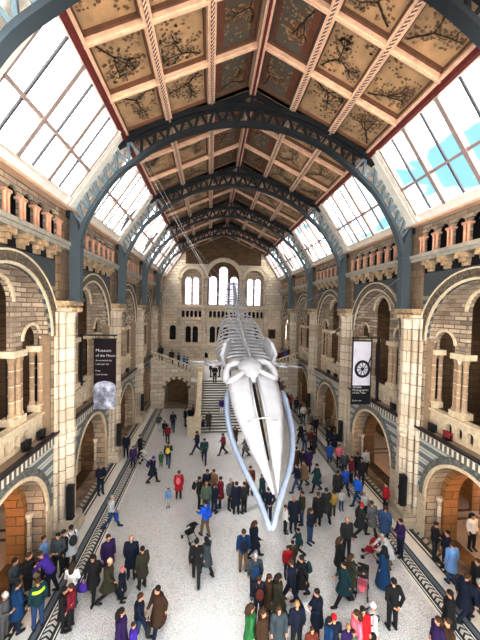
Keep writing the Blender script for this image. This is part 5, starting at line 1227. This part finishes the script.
(6.45, 24.12, 0, 'stand', 90, 'jacket', 'dark red', 'black', 'short', 'black', 1.7, None, None, 'person in dark red jacket and black trousers, in the dark group near the right jaw', 'visitors in the hall', 'light'),
(6.46, 23.43, 0, 'stand', 40, 'coat', 'black', 'black', 'short', 'brown', 1.74, None, None, 'person in black long coat, nearest of the dark group by the right jaw', 'visitors in the hall', 'light'),
(7.73, 26.85, 0, 'stand', 180, 'jacket', 'black', 'black', 'short', 'black', 1.72, None, None, 'person in black jacket, in front of the second right arch', 'visitors in the hall', 'light'),
(7.64, 28.01, 0, 'stand', 180, 'jacket', 'grey', 'black', 'short', 'brown', 1.72, None, None, 'person in grey jacket and black trousers, in the queue before the second right arch', 'visitors in the hall', 'light'),
(8.12, 29.77, 0, 'front', 90, 'jacket', 'olive', 'brown', 'short', 'black', 1.72, None, None, 'person in olive jacket and brown trousers, in the queue before the third right pier', 'visitors in the hall', 'light'),
(8.03, 24.41, 0, 'stand', 90, 'coat', 'navy', 'black', 'short', 'black', 1.75, None, None, 'person in navy long coat, left one of the pair at the second pier', 'visitors in the hall', 'light'),
(8.13, 23.51, 0, 'stand', 0, 'coat', 'navy', 'navy', 'short', 'brown', 1.75, 'backpack', 'black', 'person in navy long coat, black backpack, right one of the pair at the second pier', 'visitors in the hall', 'light'),
(9.47, 27.23, 0, 'stand', 90, 'jacket', 'tan', 'black', 'short', 'fair', 1.7, None, None, 'person in tan jacket and black trousers, fair hair, at the lit second right arch', 'visitors in the hall', 'light'),
(8.75, 26.59, 0, 'stand', -90, 'jacket', 'slate', 'black', 'short', 'black', 1.7, None, None, 'person in slate jacket and black trousers, at the second right arch, left', 'visitors in the hall', 'light'),
(-0.64, 29.54, 1.08, 'stand', 0, 'jacket', 'violet', 'white', 'short', 'grey', 1.6, 'backpack', 'purple', 'person in violet jacket and white trousers, purple backpack, halfway up the stairs', 'visitors in the hall', 'light'),
(-0.13, 29.82, 1.26, 'stand', -40, 'jacket', 'pale grey', 'pale grey', 'short', 'fair', 1.6, None, None, 'person in pale grey jacket, halfway up the stairs beside the violet jacket', 'visitors in the hall', 'light'),
(-1.86, 28.14, 0.18, 'walk', 0, 'coat', 'olive', 'brown', 'short', 'grey', 1.65, None, None, 'person in olive long coat, on the lowest steps', 'visitors in the hall', 'light'),
(-2.42, 28.42, 0, 'stand', 0, 'jacket', 'purple', 'navy', 'short', 'black', 1.1, None, None, 'person in purple jacket and navy trousers, child at the foot of the stairs, left', 'visitors in the hall', 'light'),
(-1.31, 32.24, 3.6, 'front', 180, 'jacket', 'black', 'dark grey', 'short', 'black', 1.75, None, None, 'person in black jacket and dark grey trousers, at the very top of the stairs', 'visitors in the hall', 'light'),
(-1.74, 34.86, 3.6, 'stand', -90, 'jacket', 'dark grey', 'grey', 'short', 'brown', 1.7, None, None, 'person in dark grey jacket and grey trousers, on the landing, left of the stair head', 'visitors in the hall', 'light'),
(-0.73, 34.86, 3.6, 'stand', 90, 'jacket', 'dark red', 'black', 'short', 'black', 1.7, None, None, 'person in dark red jacket and black trousers, on the landing behind the stair head', 'visitors in the hall', 'light'),
(-0.05, 34.86, 3.6, 'stand', 180, 'jacket', 'navy', 'black', 'short', 'brown', 1.7, None, None, 'person in navy jacket and black trousers, on the landing beside the whale flipper', 'visitors in the hall', 'light'),
(0.5, 35.39, 3.6, 'stand', 90, 'jacket', 'slate', 'black', 'short', 'grey', 1.7, None, None, 'person in slate jacket and black trousers, on the landing, half hidden by the whale', 'visitors in the hall', 'light'),
(-7.48, 36.4, 5.18, 'stand', 0, 'jacket', 'black', 'black', 'short', 'black', 1.7, None, None, 'person in black jacket, highest on the left upper flight', 'visitors in the hall', 'light'),
(-6.28, 36.4, 4.706, 'stand', 0, 'coat', 'dark grey', 'black', 'short', 'brown', 1.7, None, None, 'person in dark grey long coat, on the left upper flight', 'visitors in the hall', 'light'),
(-5.47, 36.4, 4.39, 'stand', 90, 'jacket', 'navy', 'black', 'short', 'black', 1.7, None, None, 'person in navy jacket and black trousers, on the left upper flight, midway', 'visitors in the hall', 'light'),
(-4.84, 36.4, 4.074, 'stand', 90, 'jacket', 'bright blue', 'navy', 'short', 'brown', 1.65, None, None, 'person in bright blue jacket and navy trousers, lower on the left upper flight', 'visitors in the hall', 'light'),
(-4.49, 36.4, 3.916, 'stand', 90, 'jacket', 'purple', 'navy', 'short', 'brown', 1.65, None, None, 'person in purple jacket and navy trousers, lowest on the left upper flight', 'visitors in the hall', 'light'),
(6.0, 36.4, 4.548, 'stand', 180, 'jacket', 'black', 'black', 'short', 'brown', 1.7, None, None, 'person in black jacket, on the right upper flight, nearest the whale', 'visitors in the hall', 'light'),
(6.42, 36.4, 4.706, 'stand', 180, 'jacket', 'brown', 'navy', 'short', 'grey', 1.7, None, None, 'person in brown jacket and navy trousers, on the right upper flight', 'visitors in the hall', 'light'),
(6.85, 36.4, 4.864, 'stand', 90, 'jacket', 'dark red', 'black', 'short', 'brown', 1.7, None, None, 'person in dark red jacket and black trousers, middle of the right upper flight', 'visitors in the hall', 'light'),
(7.21, 36.4, 5.022, 'stand', 90, 'jacket', 'blue', 'navy', 'short', 'black', 1.7, None, None, 'person in blue jacket and navy trousers, high on the right upper flight', 'visitors in the hall', 'light'),
(7.57, 36.4, 5.18, 'stand', 90, 'jacket', 'rust', 'navy', 'short', 'black', 1.7, None, None, 'person in rust jacket and navy trousers, highest on the right upper flight', 'visitors in the hall', 'light'),
(10.0, 11.3, 5.1, 'front', 140, 'jacket', 'brown', 'black', 'short', 'black', 1.72, None, None, 'person in brown jacket and black trousers, behind the nearest right gallery parapet', 'visitors in the hall', 'light'),
(10.0, 10.7, 5.1, 'front', 90, 'jacket', 'black', 'black', 'short', 'black', 1.74, None, None, 'person in black jacket, behind the right gallery parapet, at the edge', 'visitors in the hall', 'light'),
]
pushchair((-2.69,14.89,0), radians(40), cloth('black', C['black']), 'black pushchair on the open floor beside the bright blue backpack')
pushchair((-6.42,22.67,0), radians(-100), cloth('white', C['white']), 'white and black pushchair near the left border')
pushchair((4.4,11.58,0), radians(150), cloth('pink', C['pink']), 'pink pushchair at lower right beside the striding walker')
pushchair((5.66,13.21,0), radians(60), cloth('red', C['red']), 'red hooded pushchair in front of the black headscarf visitor')
for r_ in PEOPLE:
    person(*r_[:3], r_[3], r_[4], r_[5], r_[6], r_[7], r_[8], r_[9], r_[10], r_[11], r_[12], r_[13], r_[14], r_[15])
# ------------------------------------------------------------------ sky, light, camera
sc = bpy.context.scene
w = bpy.data.worlds.new('sky'); sc.world = w; w.use_nodes = True
nt = w.node_tree; bg = nt.nodes['Background']
tc = nt.nodes.new('ShaderNodeTexCoord'); mp = nt.nodes.new('ShaderNodeMapping'); mp.inputs['Scale'].default_value = (1.6, 1.6, 3.2)
no = nt.nodes.new('ShaderNodeTexNoise'); no.inputs['Scale'].default_value = 1.7; no.inputs['Detail'].default_value = 4
rp = nt.nodes.new('ShaderNodeValToRGB'); e = rp.color_ramp.elements
e[0].position = .40; e[0].color = (.115, .185, .235, 1); e[1].position = .50; e[1].color = (1.0, 1.0, 1.0, 1)
nt.links.new(tc.outputs['Generated'], mp.inputs[0]); nt.links.new(mp.outputs[0], no.inputs['Vector']); nt.links.new(no.outputs[0], rp.inputs[0]); nt.links.new(rp.outputs[0], bg.inputs[0])
bg.inputs[1].default_value = SKY
def lamp(kind, name, loc, energy, color=(1, 1, 1), size=1.0, rot=None):
    d = bpy.data.lights.new(name, kind); d.energy = energy; d.color = color
    if kind == 'AREA': d.size = size
    elif kind == 'SUN': d.angle = size
    else: d.shadow_soft_size = size
    o = bpy.data.objects.new(name, d); COL.objects.link(o); o.location = loc
    if rot: o.rotation_euler = rot
    return o
for sg in (-1, 1):
    for i in range(-2, 4):
        yc = YP(i) + H2
        lamp('POINT', 'alcove_fill', (sg * (WX + 2.6), yc, 3.9), 70 if i >= 0 and (sg, i) != (1, 0) else 110, (1, .72, .42), .12)  # warm fill light added in every alcove, without a fixture
        lamp('POINT', 'gallery_fill', (sg * (WX + 2.9), yc, 9.6), 45, (1, .80, .58), .12)  # fill light added to brighten the gallery, no fixture there
sun = lamp('SUN', 'sun', (0, 0, 40), 1.3, (1, .98, .96), radians(12), (radians(18), radians(-24), 0))
cam = bpy.data.cameras.new('camera'); co = bpy.data.objects.new('camera', cam); COL.objects.link(co)
cam.sensor_fit = 'VERTICAL'; cam.sensor_height = 36; cam.lens = 310 / 640 * 36; cam.clip_end = 400
yaw, pitch, roll = .0965, .0345, .0217
R = Matrix.Rotation(-yaw, 4, 'Z') @ Matrix.Rotation(pi / 2 - pitch, 4, 'X') @ Matrix.Rotation(roll, 4, 'Z')
co.matrix_world = Matrix.Translation((-1.913, 0, 11.3)) @ R
sc.camera = co
sc.view_settings.view_transform = 'Standard'; sc.view_settings.look = 'None'; sc.view_settings.exposure = EXPO; sc.view_settings.gamma = 1.0
cm = sc.view_settings; cm.use_curve_mapping = True; cv = cm.curve_mapping.curves[3]
cv.points[0].location = (0, 0); cv.points[1].location = (1, 1); cv.points.new(.22, .145); cv.points.new(.62, .70); cm.curve_mapping.update()
sc.cycles.max_bounces = 6; sc.cycles.diffuse_bounces = 4; sc.cycles.transparent_max_bounces = 12
